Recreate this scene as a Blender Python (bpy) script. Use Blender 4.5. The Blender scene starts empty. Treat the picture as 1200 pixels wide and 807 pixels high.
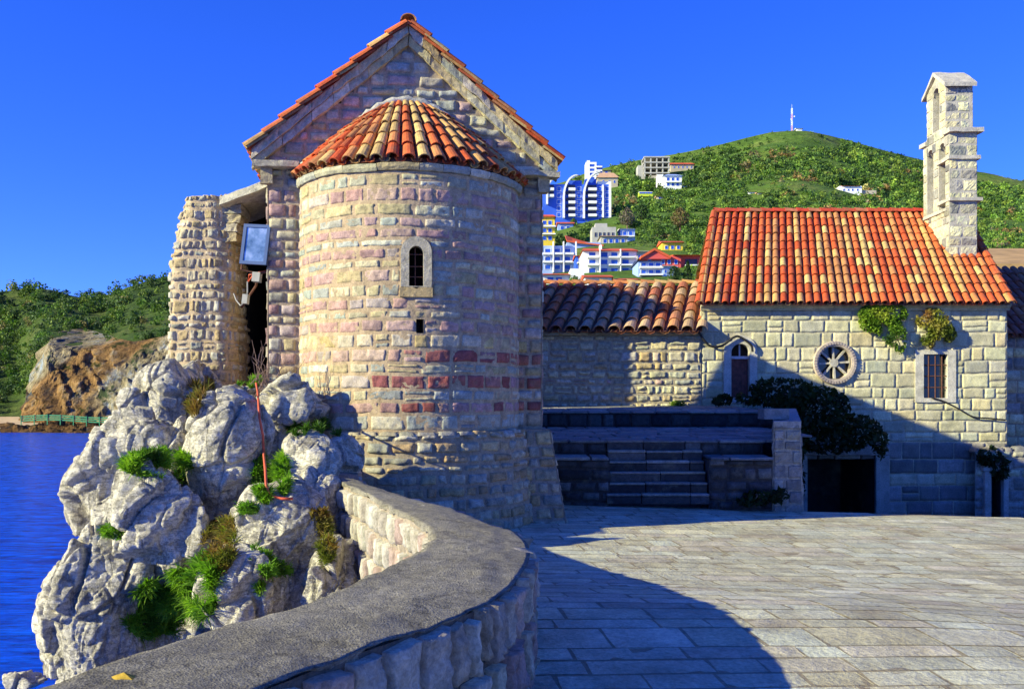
import bpy, bmesh, math, random
import numpy as np
from mathutils import Vector, Matrix, noise
from mathutils.geometry import tessellate_polygon
from mathutils.bvhtree import BVHTree

S = bpy.context.scene
COL = S.collection
R = math.radians
EYE = 1.62; FPX = 1100.0; HX = 600.0; HY = 462.0

# ------------------------------------------------------------------ camera, sky, sun, exposure
cam = bpy.data.cameras.new('camera'); camo = bpy.data.objects.new('camera', cam); COL.objects.link(camo)
camo.location = (0, 0, EYE); camo.rotation_euler = (R(90), 0, 0)
cam.sensor_width = 36; cam.lens = FPX/1200*36; cam.shift_y = 58.5/1200
cam.clip_start = 0.05; cam.clip_end = 9000
S.camera = camo

SKY_LIFT = 0.09
SUN_AZ = R(65); SUN_EL = R(21.5)
to_sun = Vector((-math.sin(SUN_AZ)*math.cos(SUN_EL), -math.cos(SUN_AZ)*math.cos(SUN_EL), math.sin(SUN_EL)))
w = bpy.data.worlds.new('World'); S.world = w; w.use_nodes = True
nt = w.node_tree; nt.nodes.clear()
out = nt.nodes.new('ShaderNodeOutputWorld'); bg = nt.nodes.new('ShaderNodeBackground')
sky = nt.nodes.new('ShaderNodeTexSky'); sky.sky_type = 'NISHITA'; sky.sun_disc = False
sky.sun_elevation = SUN_EL; sky.sun_rotation = math.atan2(to_sun.x, to_sun.y) % (2*math.pi)
sky.altitude = 2500; sky.air_density = 1.0; sky.dust_density = 0.0; sky.ozone_density = 5.0
hs = nt.nodes.new('ShaderNodeHueSaturation'); hs.inputs['Saturation'].default_value = 1.22; hs.inputs['Value'].default_value = 1.36
hs.inputs['Hue'].default_value = 0.529
tcw = nt.nodes.new('ShaderNodeTexCoord'); mpw = nt.nodes.new('ShaderNodeMapping'); mpw.inputs['Location'].default_value = (0, 0, SKY_LIFT)
nt.links.new(tcw.outputs['Generated'], mpw.inputs[0]); nvw = nt.nodes.new('ShaderNodeVectorMath'); nvw.operation = 'NORMALIZE'
nt.links.new(mpw.outputs[0], nvw.inputs[0]); nt.links.new(nvw.outputs[0], sky.inputs[0])
nt.links.new(sky.outputs[0], hs.inputs['Color']); nt.links.new(hs.outputs[0], bg.inputs[0])
bg.inputs[1].default_value = 0.15
nt.links.new(bg.outputs[0], out.inputs[0])
sun = bpy.data.lights.new('sun', 'SUN'); suno = bpy.data.objects.new('sun', sun); COL.objects.link(suno)
sun.energy = 5.0; sun.angle = R(0.5); sun.color = (1.0, 0.95, 0.58)
suno.rotation_euler = to_sun.to_track_quat('Z', 'Y').to_euler(); suno.location = (-20, -10, 20)
S.view_settings.view_transform = 'Standard'; S.view_settings.look = 'None'
S.view_settings.gamma = 1; S.view_settings.exposure = 0.9; S.view_settings.use_curve_mapping = False
S.render.engine = 'CYCLES'

# ------------------------------------------------------------------ helpers
def W(px, py, Y):
    return Vector(((px-HX)/FPX*Y, Y, EYE-(py-HY)/FPX*Y))
def N3(p, s=1.0): return noise.noise((p[0]*s, p[1]*s, p[2]*s))
def FB(p, s=1.0, o=4): return noise.fractal((p[0]*s, p[1]*s, p[2]*s), 1.0, 2.0, o)
def sstep(a, b, x):
    t = min(1, max(0, (x-a)/(b-a))); return t*t*(3-2*t)
def interp(x, pts):
    if x <= pts[0][0]: return pts[0][1]
    for (a, b), (c, d) in zip(pts, pts[1:]):
        if x <= c: return b+(d-b)*(x-a)/(c-a)
    return pts[-1][1]

class MB:
    def __init__(s): s.v = []; s.f = []; s.c = []; s.m = []; s.mi = 0
    def vert(s, p, c=(.5, .5, .5)):
        s.v.append((p[0], p[1], p[2])); s.c.append((c[0], c[1], c[2], 1)); return len(s.v)-1
    def face(s, *i): s.f.append(tuple(i)); s.m.append(s.mi)
    def quad(s, a, b, c, d, col=(.5, .5, .5)):
        i = [s.vert(p, col) for p in (a, b, c, d)]; s.face(*i)
    def hexa(s, P, col=(.5, .5, .5)):
        # P: 8 points, bottom ring then top ring, counter-clockwise from above
        i = [s.vert(p, col) for p in P]
        s.face(i[3], i[2], i[1], i[0]); s.face(*i[4:8])
        for k in range(4):
            j = (k+1) % 4; s.face(i[k], i[j], i[4+j], i[4+k])
    def box(s, x0, x1, y0, y1, z0, z1, col=(.5, .5, .5), M=None):
        P = [(x0, y0, z0), (x1, y0, z0), (x1, y1, z0), (x0, y1, z0), (x0, y0, z1), (x1, y0, z1), (x1, y1, z1), (x0, y1, z1)]
        if M is not None: P = [M @ Vector(p) for p in P]
        s.hexa(P, col)
    def tube(s, pts, r, col=(.5, .5, .5), n=7):
        pts = [Vector(p) for p in pts]; rings = []
        for i, p in enumerate(pts):
            d = (pts[min(i+1, len(pts)-1)]-pts[max(i-1, 0)]).normalized()
            a = d.orthogonal().normalized() if abs(d.z) > .95 else d.cross(Vector((0, 0, 1))).normalized()
            b = d.cross(a); rr = r[i] if isinstance(r, (list, tuple)) else r
            rings.append([s.vert(p+a*rr*math.cos(2*math.pi*k/n)+b*rr*math.sin(2*math.pi*k/n), col) for k in range(n)])
        for q0, q1 in zip(rings, rings[1:]):
            for k in range(n): s.face(q0[k], q0[(k+1) % n], q1[(k+1) % n], q1[k])
        s.face(*rings[0][::-1]); s.face(*rings[-1])
    def prism(s, outer, holes, fmap, w0, w1, col=(.5, .5, .5)):
        # outline with holes in (u,v), from depth w0 (back) to w1 (front)
        loops = [outer]+list(holes)
        flat = [p for l in loops for p in l]
        tris = tessellate_polygon([[Vector((p[0], p[1], 0)) for p in l] for l in loops])
        fi = [s.vert(fmap(p[0], p[1], w1), col) for p in flat]
        bi = [s.vert(fmap(p[0], p[1], w0), col) for p in flat]
        for t in tris:
            s.face(*[fi[k] for k in t]); s.face(*[bi[k] for k in reversed(t)])
        o = 0
        for l in loops:
            for k in range(len(l)):
                a, b = l[k], l[(k+1) % len(l)]
                q = [s.vert(fmap(*a, w0), col), s.vert(fmap(*b, w0), col), s.vert(fmap(*b, w1), col), s.vert(fmap(*a, w1), col)]
                s.face(*q)
    def build(s, name, mats, parent=None, smooth=False, fixn=False):
        me = bpy.data.meshes.new(name); me.from_pydata(s.v, [], s.f)
        if not isinstance(mats, (list, tuple)): mats = [mats]
        for m in mats: me.materials.append(m)
        if len(mats) > 1: me.polygons.foreach_set('material_index', s.m)
        at = me.color_attributes.new('Col', 'FLOAT_COLOR', 'POINT')
        at.data.foreach_set('color', np.array(s.c, dtype=np.float32).ravel())
        if smooth: me.polygons.foreach_set('use_smooth', [True]*len(me.polygons))
        if fixn:
            bm = bmesh.new(); bm.from_mesh(me); bmesh.ops.recalc_face_normals(bm, faces=bm.faces); bm.to_mesh(me); bm.free()
        me.update()
        return link(bpy.data.objects.new(name, me), parent)
def link(o, parent=None):
    COL.objects.link(o)
    if parent is not None:
        o.parent = parent
        o.matrix_parent_inverse = Matrix.Translation(parent.location).inverted() if parent.type == 'EMPTY' else Matrix.Identity(4)
    return o
def thing(name, label, cat, loc=(0, 0, 0), group=None):
    o = bpy.data.objects.new(name, None); COL.objects.link(o); o.location = loc; o.empty_display_size = .3
    return tag(o, label, cat, group)
def tag(o, label, cat, group=None):
    o['label'] = label; o['category'] = cat
    if group: o['group'] = group
    return o
def kind(o, k): o['kind'] = k; return o

# ------------------------------------------------------------------ materials
def newmat(name, rough=.85, spec=.3):
    m = bpy.data.materials.new(name); m.use_nodes = True
    n = m.node_tree.nodes; b = n['Principled BSDF']; b.inputs['Roughness'].default_value = rough
    b.inputs['Specular IOR Level'].default_value = spec
    return m, m.node_tree, n, m.node_tree.links, b
def nnode(nt, scale, detail=6, rough=.6, coord='Object', typ='ShaderNodeTexNoise', mapping=None):
    tc = nt.nodes.new('ShaderNodeTexCoord'); t = nt.nodes.new(typ); t.inputs['Scale'].default_value = scale
    if typ == 'ShaderNodeTexNoise':
        t.inputs['Detail'].default_value = detail; t.inputs['Roughness'].default_value = rough
    if mapping:
        mp = nt.nodes.new('ShaderNodeMapping'); mp.inputs['Scale'].default_value = mapping
        nt.links.new(tc.outputs[coord], mp.inputs[0]); nt.links.new(mp.outputs[0], t.inputs['Vector'])
    else: nt.links.new(tc.outputs[coord], t.inputs['Vector'])
    return t
def ramp(nt, fac, stops):
    r = nt.nodes.new('ShaderNodeValToRGB'); e = r.color_ramp.elements
    while len(e) < len(stops): e.new(.5)
    for k, (p, c) in enumerate(stops):
        e[k].position = p; e[k].color = (c[0], c[1], c[2], 1) if not isinstance(c, (int, float)) else (c, c, c, 1)
    nt.links.new(fac, r.inputs[0]); return r.outputs[0]
def mix(nt, a, b, fac=1.0, mode='MULTIPLY'):
    m = nt.nodes.new('ShaderNodeMix'); m.data_type = 'RGBA'; m.blend_type = mode
    for k, val in ((6, a), (7, b), (0, fac)):
        if hasattr(val, 'links') or isinstance(val, bpy.types.NodeSocket): nt.links.new(val, m.inputs[k])
        elif k == 0: m.inputs[0].default_value = val
        else: m.inputs[k].default_value = (val[0], val[1], val[2], 1)
    return m.outputs[2]
def bump(nt, b, h, strength, dist, prev=None):
    n = nt.nodes.new('ShaderNodeBump'); n.inputs['Strength'].default_value = strength; n.inputs['Distance'].default_value = dist
    nt.links.new(h, n.inputs['Height'])
    if prev: nt.links.new(prev, n.inputs['Normal'])
    nt.links.new(n.outputs[0], b.inputs['Normal']); return n.outputs[0]
def attr(nt):
    a = nt.nodes.new('ShaderNodeAttribute'); a.attribute_name = 'Col'; return a.outputs['Color']

def mat_attr(name, rough=.9, scale=9, lo=.62, hi=1.25, fine=60, bd=.012, fd=.003, stain=None, stain_lo=.55, stain_hi=.7, spec=.25):
    m, nt, n, l, b = newmat(name, rough, spec)
    t1 = nnode(nt, scale, 8, .65); t2 = nnode(nt, fine, 4, .7)
    c = mix(nt, attr(nt), ramp(nt, t1.outputs[0], [(.3, lo), (.7, hi)]))
    c = mix(nt, c, ramp(nt, t2.outputs[0], [(.32, .7), (.62, 1.12)]))
    if stain:
        t3 = nnode(nt, scale*.28, 9, .7)
        c = mix(nt, c, stain, ramp(nt, t3.outputs[0], [(stain_lo, 0), (stain_hi, .75)]), 'MIX')
    l.new(c, b.inputs['Base Color'])
    p = bump(nt, b, t1.outputs[0], 1, bd); bump(nt, b, t2.outputs[0], 1, fd, p)
    return m
def mat_plain(name, col, rough=.7, var=.15, scale=3, spec=.3, metal=0, bd=0):
    m, nt, n, l, b = newmat(name, rough, spec)
    t = nnode(nt, scale, 6, .6)
    c = mix(nt, col, ramp(nt, t.outputs[0], [(.3, 1-var), (.7, 1+var)]))
    l.new(c, b.inputs['Base Color']); b.inputs['Metallic'].default_value = metal
    if bd: bump(nt, b, t.outputs[0], 1, bd)
    return m
def mat_leaf(name, trans=.35):
    m, nt, n, l, b = newmat(name, .6, .25)
    c = attr(nt); l.new(c, b.inputs['Base Color'])
    tr = n.new('ShaderNodeBsdfTranslucent'); l.new(mix(nt, c, (1.3, 1.5, .6)), tr.inputs[0])
    mx = n.new('ShaderNodeMixShader'); mx.inputs[0].default_value = trans
    l.new(b.outputs[0], mx.inputs[1]); l.new(tr.outputs[0], mx.inputs[2])
    l.new(mx.outputs[0], n['Material Output'].inputs[0]); return m

M_STONE = mat_attr('stone_masonry', scale=11, lo=.58, hi=1.25, bd=.016, fd=.004, stain=(.24, .21, .13), stain_lo=.56, stain_hi=.76)
M_ASH = mat_attr('weathered_ashlar', scale=4, lo=.7, hi=1.2, fine=30, bd=.02, fd=.008, stain=(.22, .21, .13), stain_lo=.53, stain_hi=.72)
M_TILE = mat_attr('clay_tile', rough=.8, scale=7, lo=.72, hi=1.2, fine=45, bd=.006, fd=.003, stain=(.15, .11, .06), stain_lo=.52, stain_hi=.75)
M_PAVE = mat_attr('paving_stone', rough=.8, scale=4, lo=.72, hi=1.2, fine=34, bd=.03, fd=.008, stain=(.26, .2, .11), stain_lo=.47, stain_hi=.72)
M_LEAF = mat_leaf('leaves'); M_GRASS = mat_leaf('succulent_blades', .4)
M_FAR = mat_leaf('distant_foliage', .2)
M_DARK = mat_plain('interior_shade_black', (.02, .018, .015), .95)  # near-black; shade inside openings and the passage put into its colour
M_WOOD = mat_plain('weathered_red_wood', (.16, .05, .035), .7, .4, 12, bd=.004)
M_IRON = mat_plain('rusty_iron', (.12, .05, .03), .8, .4, 40)
M_CABLE = mat_plain('black_cable', (.02, .02, .02), .6)
M_GREYMETAL = mat_plain('grey_painted_metal', (.3, .29, .26), .5, .15, 10)
M_RED = mat_plain('orange_red_conduit', (.55, .1, .04), .55, .2, 20)
M_TWIG = mat_plain('dry_twig', (.2, .13, .1), .9, .3, 30)

def mat_concrete():
    m, nt, n, l, b = newmat('rough_concrete_coping', .92, .2)
    t1 = nnode(nt, 2.2, 8, .6); t2 = nnode(nt, 70, 6, .8); v = nnode(nt, 120, typ='ShaderNodeTexVoronoi'); t4 = nnode(nt, 14, 8, .7)
    c = ramp(nt, t1.outputs[0], [(.3, (.20, .18, .13)), (.55, (.27, .245, .18)), (.75, (.34, .31, .235))])
    c = mix(nt, c, ramp(nt, t2.outputs[0], [(.35, .45), (.5, .95), (.68, 1.5)]))
    c = mix(nt, c, ramp(nt, t4.outputs[0], [(.35, .75), (.65, 1.15)]))
    t6 = nnode(nt, 1.1, 9, .6); t7 = nnode(nt, 3.4, 7, .65)
    c = mix(nt, c, ramp(nt, t6.outputs[0], [(.490, 1), (.4985, .4), (.5015, .4), (.510, 1)]), .6)
    c = mix(nt, c, (.12, .11, .08), ramp(nt, t7.outputs[0], [(.56, 0), (.7, .6)]), 'MIX')
    l.new(c, b.inputs['Base Color'])
    p = bump(nt, b, t4.outputs[0], 1, .012); p = bump(nt, b, t2.outputs[0], 1, .006, p); bump(nt, b, v.outputs['Distance'], .8, .004, p)
    return m
M_CONC = mat_concrete()
def mat_rock():
    m, nt, n, l, b = newmat('grey_limestone', .9, .25)
    t1 = nnode(nt, 1.6, 10, .65); t2 = nnode(nt, 12, 8, .7); t3 = nnode(nt, 70, 5, .7)
    tc = nnode(nt, 1.5, 10, .55, mapping=(1.6, 1.6, .6)); ts = nnode(nt, .9, 7, .65)
    wv = nnode(nt, 5, 8, .7, mapping=(1, 1, 3.2))
    t5 = nnode(nt, 4.5, 8, .75); c = ramp(nt, t1.outputs[0], [(.3, (.46, .42, .31)), (.5, (.60, .55, .41)), (.68, (.68, .62, .47))])
    c = mix(nt, c, ramp(nt, t2.outputs[0], [(.3, .7), (.5, 1.0), (.7, 1.1)]))
    crack = ramp(nt, tc.outputs[0], [(.48, 1), (.498, .3), (.502, .3), (.52, 1)])
    c = mix(nt, c, crack, .45)
    crack2 = ramp(nt, wv.outputs[0], [(.47, 1), (.496, .5), (.504, .5), (.53, 1)])
    c = mix(nt, c, crack2, .4)
    c = mix(nt, c, (.36, .24, .11), ramp(nt, ts.outputs[0], [(.58, 0), (.75, .55)]), 'MIX')
    c = mix(nt, c, ramp(nt, t3.outputs[0], [(.35, .65), (.6, 1.12)]))
    c = mix(nt, c, ramp(nt, t5.outputs[0], [(.36, .55), (.5, 1.0), (.66, 1.12)]))
    l.new(c, b.inputs['Base Color'])
    p = bump(nt, b, t2.outputs[0], 1, .022); p = bump(nt, b, crack, 1, .015, p); p = bump(nt, b, crack2, 1, .006, p); bump(nt, b, t3.outputs[0], 1, .005, p)
    return m
M_ROCK = mat_rock()
def mat_water():
    m, nt, n, l, b = newmat('sea_water', .2, .07)
    t1 = nnode(nt, .9, 4, .6, mapping=(.5, 1.6, 1)); t2 = nnode(nt, 3, 6, .7, mapping=(.45, 1.6, 1))
    c = ramp(nt, t1.outputs[0], [(.3, (.0, .03, .38)), (.7, (.0, .11, .8))])
    c = mix(nt, c, ramp(nt, t2.outputs[0], [(.36, .45), (.5, .9), (.64, 1.3)])); l.new(c, b.inputs['Base Color']); b.inputs['IOR'].default_value = 1.33
    p = bump(nt, b, t1.outputs[0], 1, .10); bump(nt, b, t2.outputs[0], 1, .05, p)
    return m
M_WATER = mat_water()
def mat_hill(name, cols, scale):
    m, nt, n, l, b = newmat(name, .95, .1)
    t1 = nnode(nt, scale, 10, .65); t2 = nnode(nt, scale*9, 6, .7)
    c = ramp(nt, t1.outputs[0], cols); c = mix(nt, c, ramp(nt, t2.outputs[0], [(.3, .5), (.7, 1.4)]))
    l.new(c, b.inputs['Base Color']); bump(nt, b, t2.outputs[0], 1, 1.2)
    return m
M_HILL = mat_hill('hillside_scrub', [(.32, (.05, .10, .016)), (.5, (.09, .16, .022)), (.7, (.16, .18, .045))], .02)
M_SOIL = mat_hill('lane_earth', [(.3, (.14, .12, .09)), (.7, (.22, .19, .14))], .6)
def mat_cliff():
    m, nt, n, l, b = newmat('ochre_cliff', .95, .1)
    t1 = nnode(nt, .16, 10, .75, mapping=(1, 1, .6)); t2 = nnode(nt, 1.3, 8, .75) 
    c = ramp(nt, t1.outputs[0], [(.36, (.10, .09, .075)), (.46, (.40, .23, .09)), (.55, (.52, .32, .13)), (.64, (.42, .37, .29)), (.74, (.5, .46, .38))])
    t3 = nnode(nt, .55, 9, .75, mapping=(1.6, 1.6, .35)); t4 = nnode(nt, .35, 9, .7)
    c = mix(nt, c, ramp(nt, t2.outputs[0], [(.3, .35), (.5, 1.0), (.7, 1.3)]))
    c = mix(nt, c, ramp(nt, t3.outputs[0], [(.38, .35), (.47, .95), (.6, 1.15)]))
    c = mix(nt, c, (.05, .07, .02), ramp(nt, t4.outputs[0], [(.56, 0), (.62, .9)]), 'MIX')
    l.new(mix(nt, c, attr(nt)), b.inputs['Base Color']); p = bump(nt, b, t2.outputs[0], 1, 1.2); bump(nt, b, t1.outputs[0], 1, 3, p)
    return m
M_CLIFF = mat_cliff()
M_HEAD = mat_hill('headland_scrub', [(.32, (.02, .04, .01)), (.5, (.06, .10, .018)), (.7, (.10, .12, .03))], .05)

# ------------------------------------------------------------------ masonry generator
PAL = {
 'cream': [(.54, .49, .32), (.56, .50, .33), (.47, .45, .33), (.41, .42, .33), (.54, .45, .26), (.58, .54, .41), (.38, .40, .34), (.50, .42, .24)],
 'grey': [(.40, .40, .33), (.46, .45, .36), (.36, .37, .33), (.52, .48, .36), (.50, .43, .28)],
 'pink': [(.48, .32, .26), (.46, .30, .25), (.44, .31, .27), (.52, .38, .30), (.40, .26, .23), (.50, .42, .35)],
 'red': [(.34, .12, .10), (.40, .17, .13), (.30, .12, .11), (.44, .22, .17), (.44, .28, .26)],
 'pinkred': [(.50, .36, .31), (.46, .29, .25), (.40, .2, .16), (.36, .15, .12), (.5, .40, .34)],
 'yellow': [(.58, .48, .29), (.58, .50, .34), (.56, .44, .22), (.58, .52, .37)],
 'mix': [(.56, .50, .35), (.50, .36, .31), (.46, .46, .37), (.60, .53, .37), (.52, .38, .32), (.56, .50, .38)],
 'rubble': [(.46, .41, .28), (.40, .38, .29), (.50, .41, .24), (.36, .35, .28), (.44, .32, .18), (.52, .47, .35)],
 'rubwarm': [(.50, .44, .30), (.52, .43, .26), (.42, .40, .31), (.56, .49, .35), (.46, .36, .2), (.54, .5, .4)],
 'ash': [(.62, .58, .38), (.66, .61, .40), (.57, .54, .37), (.69, .64, .41), (.51, .50, .36), (.65, .57, .34)],
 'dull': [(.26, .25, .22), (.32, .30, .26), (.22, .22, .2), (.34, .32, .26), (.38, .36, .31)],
 'dark': [(.07, .07, .065), (.09, .085, .08), (.05, .05, .05), (.16, .155, .14), (.08, .075, .065)],  # near-black for terrace risers, their shade put into the stone colour
 'parapet': [(.46, .39, .28), (.52, .45, .32), (.42, .37, .29), (.46, .34, .26), (.52, .46, .36), (.42, .29, .24)],
 'white': [(.46, .42, .33), (.50, .46, .37), (.42, .38, .3), (.45, .34, .27), (.5, .47, .4), (.40, .31, .25)],
}
def pick(rnd, key, v=.2):
    c = rnd.choice(PAL[key]); k = .93+rnd.uniform(-v, v*.7); g = (c[0]+c[1]+c[2])/3; c = [max(.02, g+(q-g)*1.16) for q in c]
    return tuple(min(.8, x*k*(1+rnd.uniform(-.03, .03))) for x in c)

def block(mb, fm, u0, u1, v0, v1, col, cell, prot, rough, rnd, jit, back=-.035, edge=.014, rr_=.024):
    L, H = u1-u0, v1-v0
    if L < .02 or H < .02: return
    e = min(edge, .2*min(L, H))
    nx = max(2, int(L/cell)); ny = max(2, int(H/cell))
    su = [0, e/L]+[e/L+(1-2*e/L)*k/nx for k in range(1, nx)]+[1-e/L, 1]
    sv = [0, e/H]+[e/H+(1-2*e/H)*k/ny for k in range(1, ny)]+[1-e/H, 1]
    c = [(rnd.uniform(0, jit), rnd.uniform(0, jit)) for _ in range(4)]
    sd = rnd.uniform(0, 100); pr = prot*(1+rnd.uniform(-.6, .6)); tu = rnd.uniform(-1, 1)*rough*.5; tv = rnd.uniform(-1, 1)*rough*.5
    rr = min(rr_, .3*min(L, H)); idx = []
    for b, t in enumerate(sv):
        row = []
        for a, s_ in enumerate(su):
            du = (c[0][0]*(1-t)+c[3][0]*t)*(1-s_)-(c[1][0]*(1-t)+c[2][0]*t)*s_
            dv = (c[0][1]*(1-s_)+c[1][1]*s_)*(1-t)-(c[3][1]*(1-s_)+c[2][1]*s_)*t
            u = u0+s_*L+du; v = v0+t*H+dv
            ed = min(s_*L, (1-s_)*L, t*H, (1-t)*H)
            if ed < 1e-6: wv = back
            else:
                wv = pr*sstep(0, 1, ed/rr)**.6 - .004 + rough*noise.noise((u*9+sd, v*9, sd))+.7*rough*noise.noise((u*27, v*27+sd, sd))-rough*1.2*max(0, abs(noise.noise((u*16+7, v*16, sd)))-.3)
                wv += tu*(s_-.5)+tv*(t-.5)
            wob = jit*.45
            u += wob*noise.noise((u*7, v*13, sd)); v += wob*noise.noise((u*7+40, v*13, sd))
            row.append(mb.vert(fm(u, v, wv), col))
        idx.append(row)
    for b in range(len(sv)-1):
        for a in range(len(su)-1):
            mb.face(idx[b][a], idx[b][a+1], idx[b+1][a+1], idx[b+1][a])

def masonry(mb, fm, rows, ivals, lens=(.25, .55), cell=.05, gap=.012, prot=.02, rough=.012, jit=.012, seed=1, split=.0, wavy=.014, edge=.014, rr_=.024):
    rnd = random.Random(seed); fm0 = fm
    if wavy: fm = lambda u, v, wv: fm0(u, v+wavy*noise.noise((u*1.7, v*1.1, seed*3.3))+wavy*.6*noise.noise((u*4.5, v*2.5, seed)), wv)
    for v0, v1, key in rows:
        for (a, b) in ivals((v0+v1)/2):
            u = a; first = True
            while u < b-.02:
                L = rnd.uniform(*lens)
                if first: L *= rnd.uniform(.4, 1); first = False
                if b-(u+L) < lens[0]*.6: L = b-u
                L = min(L, b-u)
                k = key if isinstance(key, str) else key(u+L/2, rnd)
                if split and rnd.random() < split and v1-v0 > .12:
                    vm = v0+(v1-v0)*rnd.uniform(.4, .6)
                    block(mb, fm, u+gap/2, u+L-gap/2, v0+gap/2, vm-gap/2, pick(rnd, k), cell, prot, rough, rnd, jit, edge=edge, rr_=rr_)
                    block(mb, fm, u+gap/2, u+L-gap/2, vm+gap/2, v1-gap/2, pick(rnd, k), cell, prot, rough, rnd, jit, edge=edge, rr_=rr_)
                else:
                    block(mb, fm, u+gap/2, u+L-gap/2, v0+gap/2, v1-gap/2, pick(rnd, k), cell, prot, rough, rnd, jit, edge=edge, rr_=rr_)
                u += L
def mkrows(v0, v1, h, key, seed=1, var=.25):
    rnd = random.Random(seed); rows = []; v = v0
    while v < v1-.01:
        H = h*(1+rnd.uniform(-var, var))
        if v1-(v+H) < h*.5: H = v1-v
        k = key if isinstance(key, str) or callable(key) else rnd.choice(key)
        rows.append((v, v+H, k)); v += H
    return rows
def core(mb, fm, u0, u1, v0, v1, step, wv, col, holes=(), inside=None):
    """mortar sheet with rectangular holes"""
    us = set(); vs = set()
    for k in range(max(2, int((u1-u0)/step))+1): us.add(round(u0+(u1-u0)*k/max(2, int((u1-u0)/step)), 5))
    for k in range(max(2, int((v1-v0)/step))+1): vs.add(round(v0+(v1-v0)*k/max(2, int((v1-v0)/step)), 5))
    for h in holes: us |= {h[0], h[1]}; vs |= {h[2], h[3]}
    us = sorted(us); vs = sorted(vs); idx = {}
    def g(i, j):
        if (i, j) not in idx:
            u, v = us[i], vs[j]
            idx[i, j] = mb.vert(fm(u, v, wv+.008*noise.noise((u*11, v*11, 3.3))), col)
        return idx[i, j]
    for i in range(len(us)-1):
        for j in range(len(vs)-1):
            uc, vc = (us[i]+us[i+1])/2, (vs[j]+vs[j+1])/2
            if any(h[0] < uc < h[1] and h[2] < vc < h[3] for h in holes): continue
            if inside and not inside(uc, vc): continue
            mb.face(g(i, j), g(i+1, j), g(i+1, j+1), g(i, j+1))
def recess(mb, fm, u0, u1, v0, v1, w0, w1, col):
    a = [(u0, v0), (u1, v0), (u1, v1), (u0, v1)]
    for k in range(4):
        p, q = a[k], a[(k+1) % 4]
        mb.quad(fm(*p, w0), fm(*q, w0), fm(*q, w1), fm(*p, w1), col)
    mb.quad(*[fm(*p, w1) for p in a], col)
def plane_map(o, ud, vd, nd):
    o, ud, vd, nd = Vector(o), Vector(ud), Vector(vd), Vector(nd)
    return lambda u, v, wv: o+ud*u+vd*v+nd*wv
def quad_map(p00, p10, p01, p11):
    p00, p10, p01, p11 = map(Vector, (p00, p10, p01, p11))
    n = (p10-p00).cross(p01-p00).normalized()
    LU = ((p10-p00).length+(p11-p01).length)/2; LV = ((p01-p00).length+(p11-p10).length)/2
    def f(u, v, wv):
        s_, t = u/LU, v/LV
        return (p00*(1-s_)+p10*s_)*(1-t)+(p01*(1-s_)+p11*s_)*t+n*wv
    return f, LU, LV
MORT = (.42, .33, .22); MORTG = (.36, .33, .26); MORTD = (.05, .045, .04)
def face_wall(mb, P, h, keys, lens, seed, mort=MORT, **kw):
    f, LU, LV = quad_map(*P)
    masonry(mb, f, mkrows(0, LV, h, keys, seed), lambda v: [(0, LU)], lens=lens, seed=seed, **kw)
    core(mb, f, 0, LU, 0, LV, .2, -.012, mort)

def roughen(o, amp=.01, cuts=3, freq=5.0):
    me = o.data; bm = bmesh.new(); bm.from_mesh(me)
    bmesh.ops.subdivide_edges(bm, edges=bm.edges[:], cuts=cuts, use_grid_fill=True)
    for v in bm.verts:
        p = v.co*freq; q = v.co*freq*3.1
        v.co += Vector((noise.noise(p), noise.noise(p+Vector((31, 0, 0))), noise.noise(p+Vector((0, 31, 0)))))*amp+Vector((noise.noise(q), noise.noise(q+Vector((31, 0, 0))), noise.noise(q+Vector((0, 31, 0)))))*amp*.6
    bm.to_mesh(me); bm.free(); return o
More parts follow.
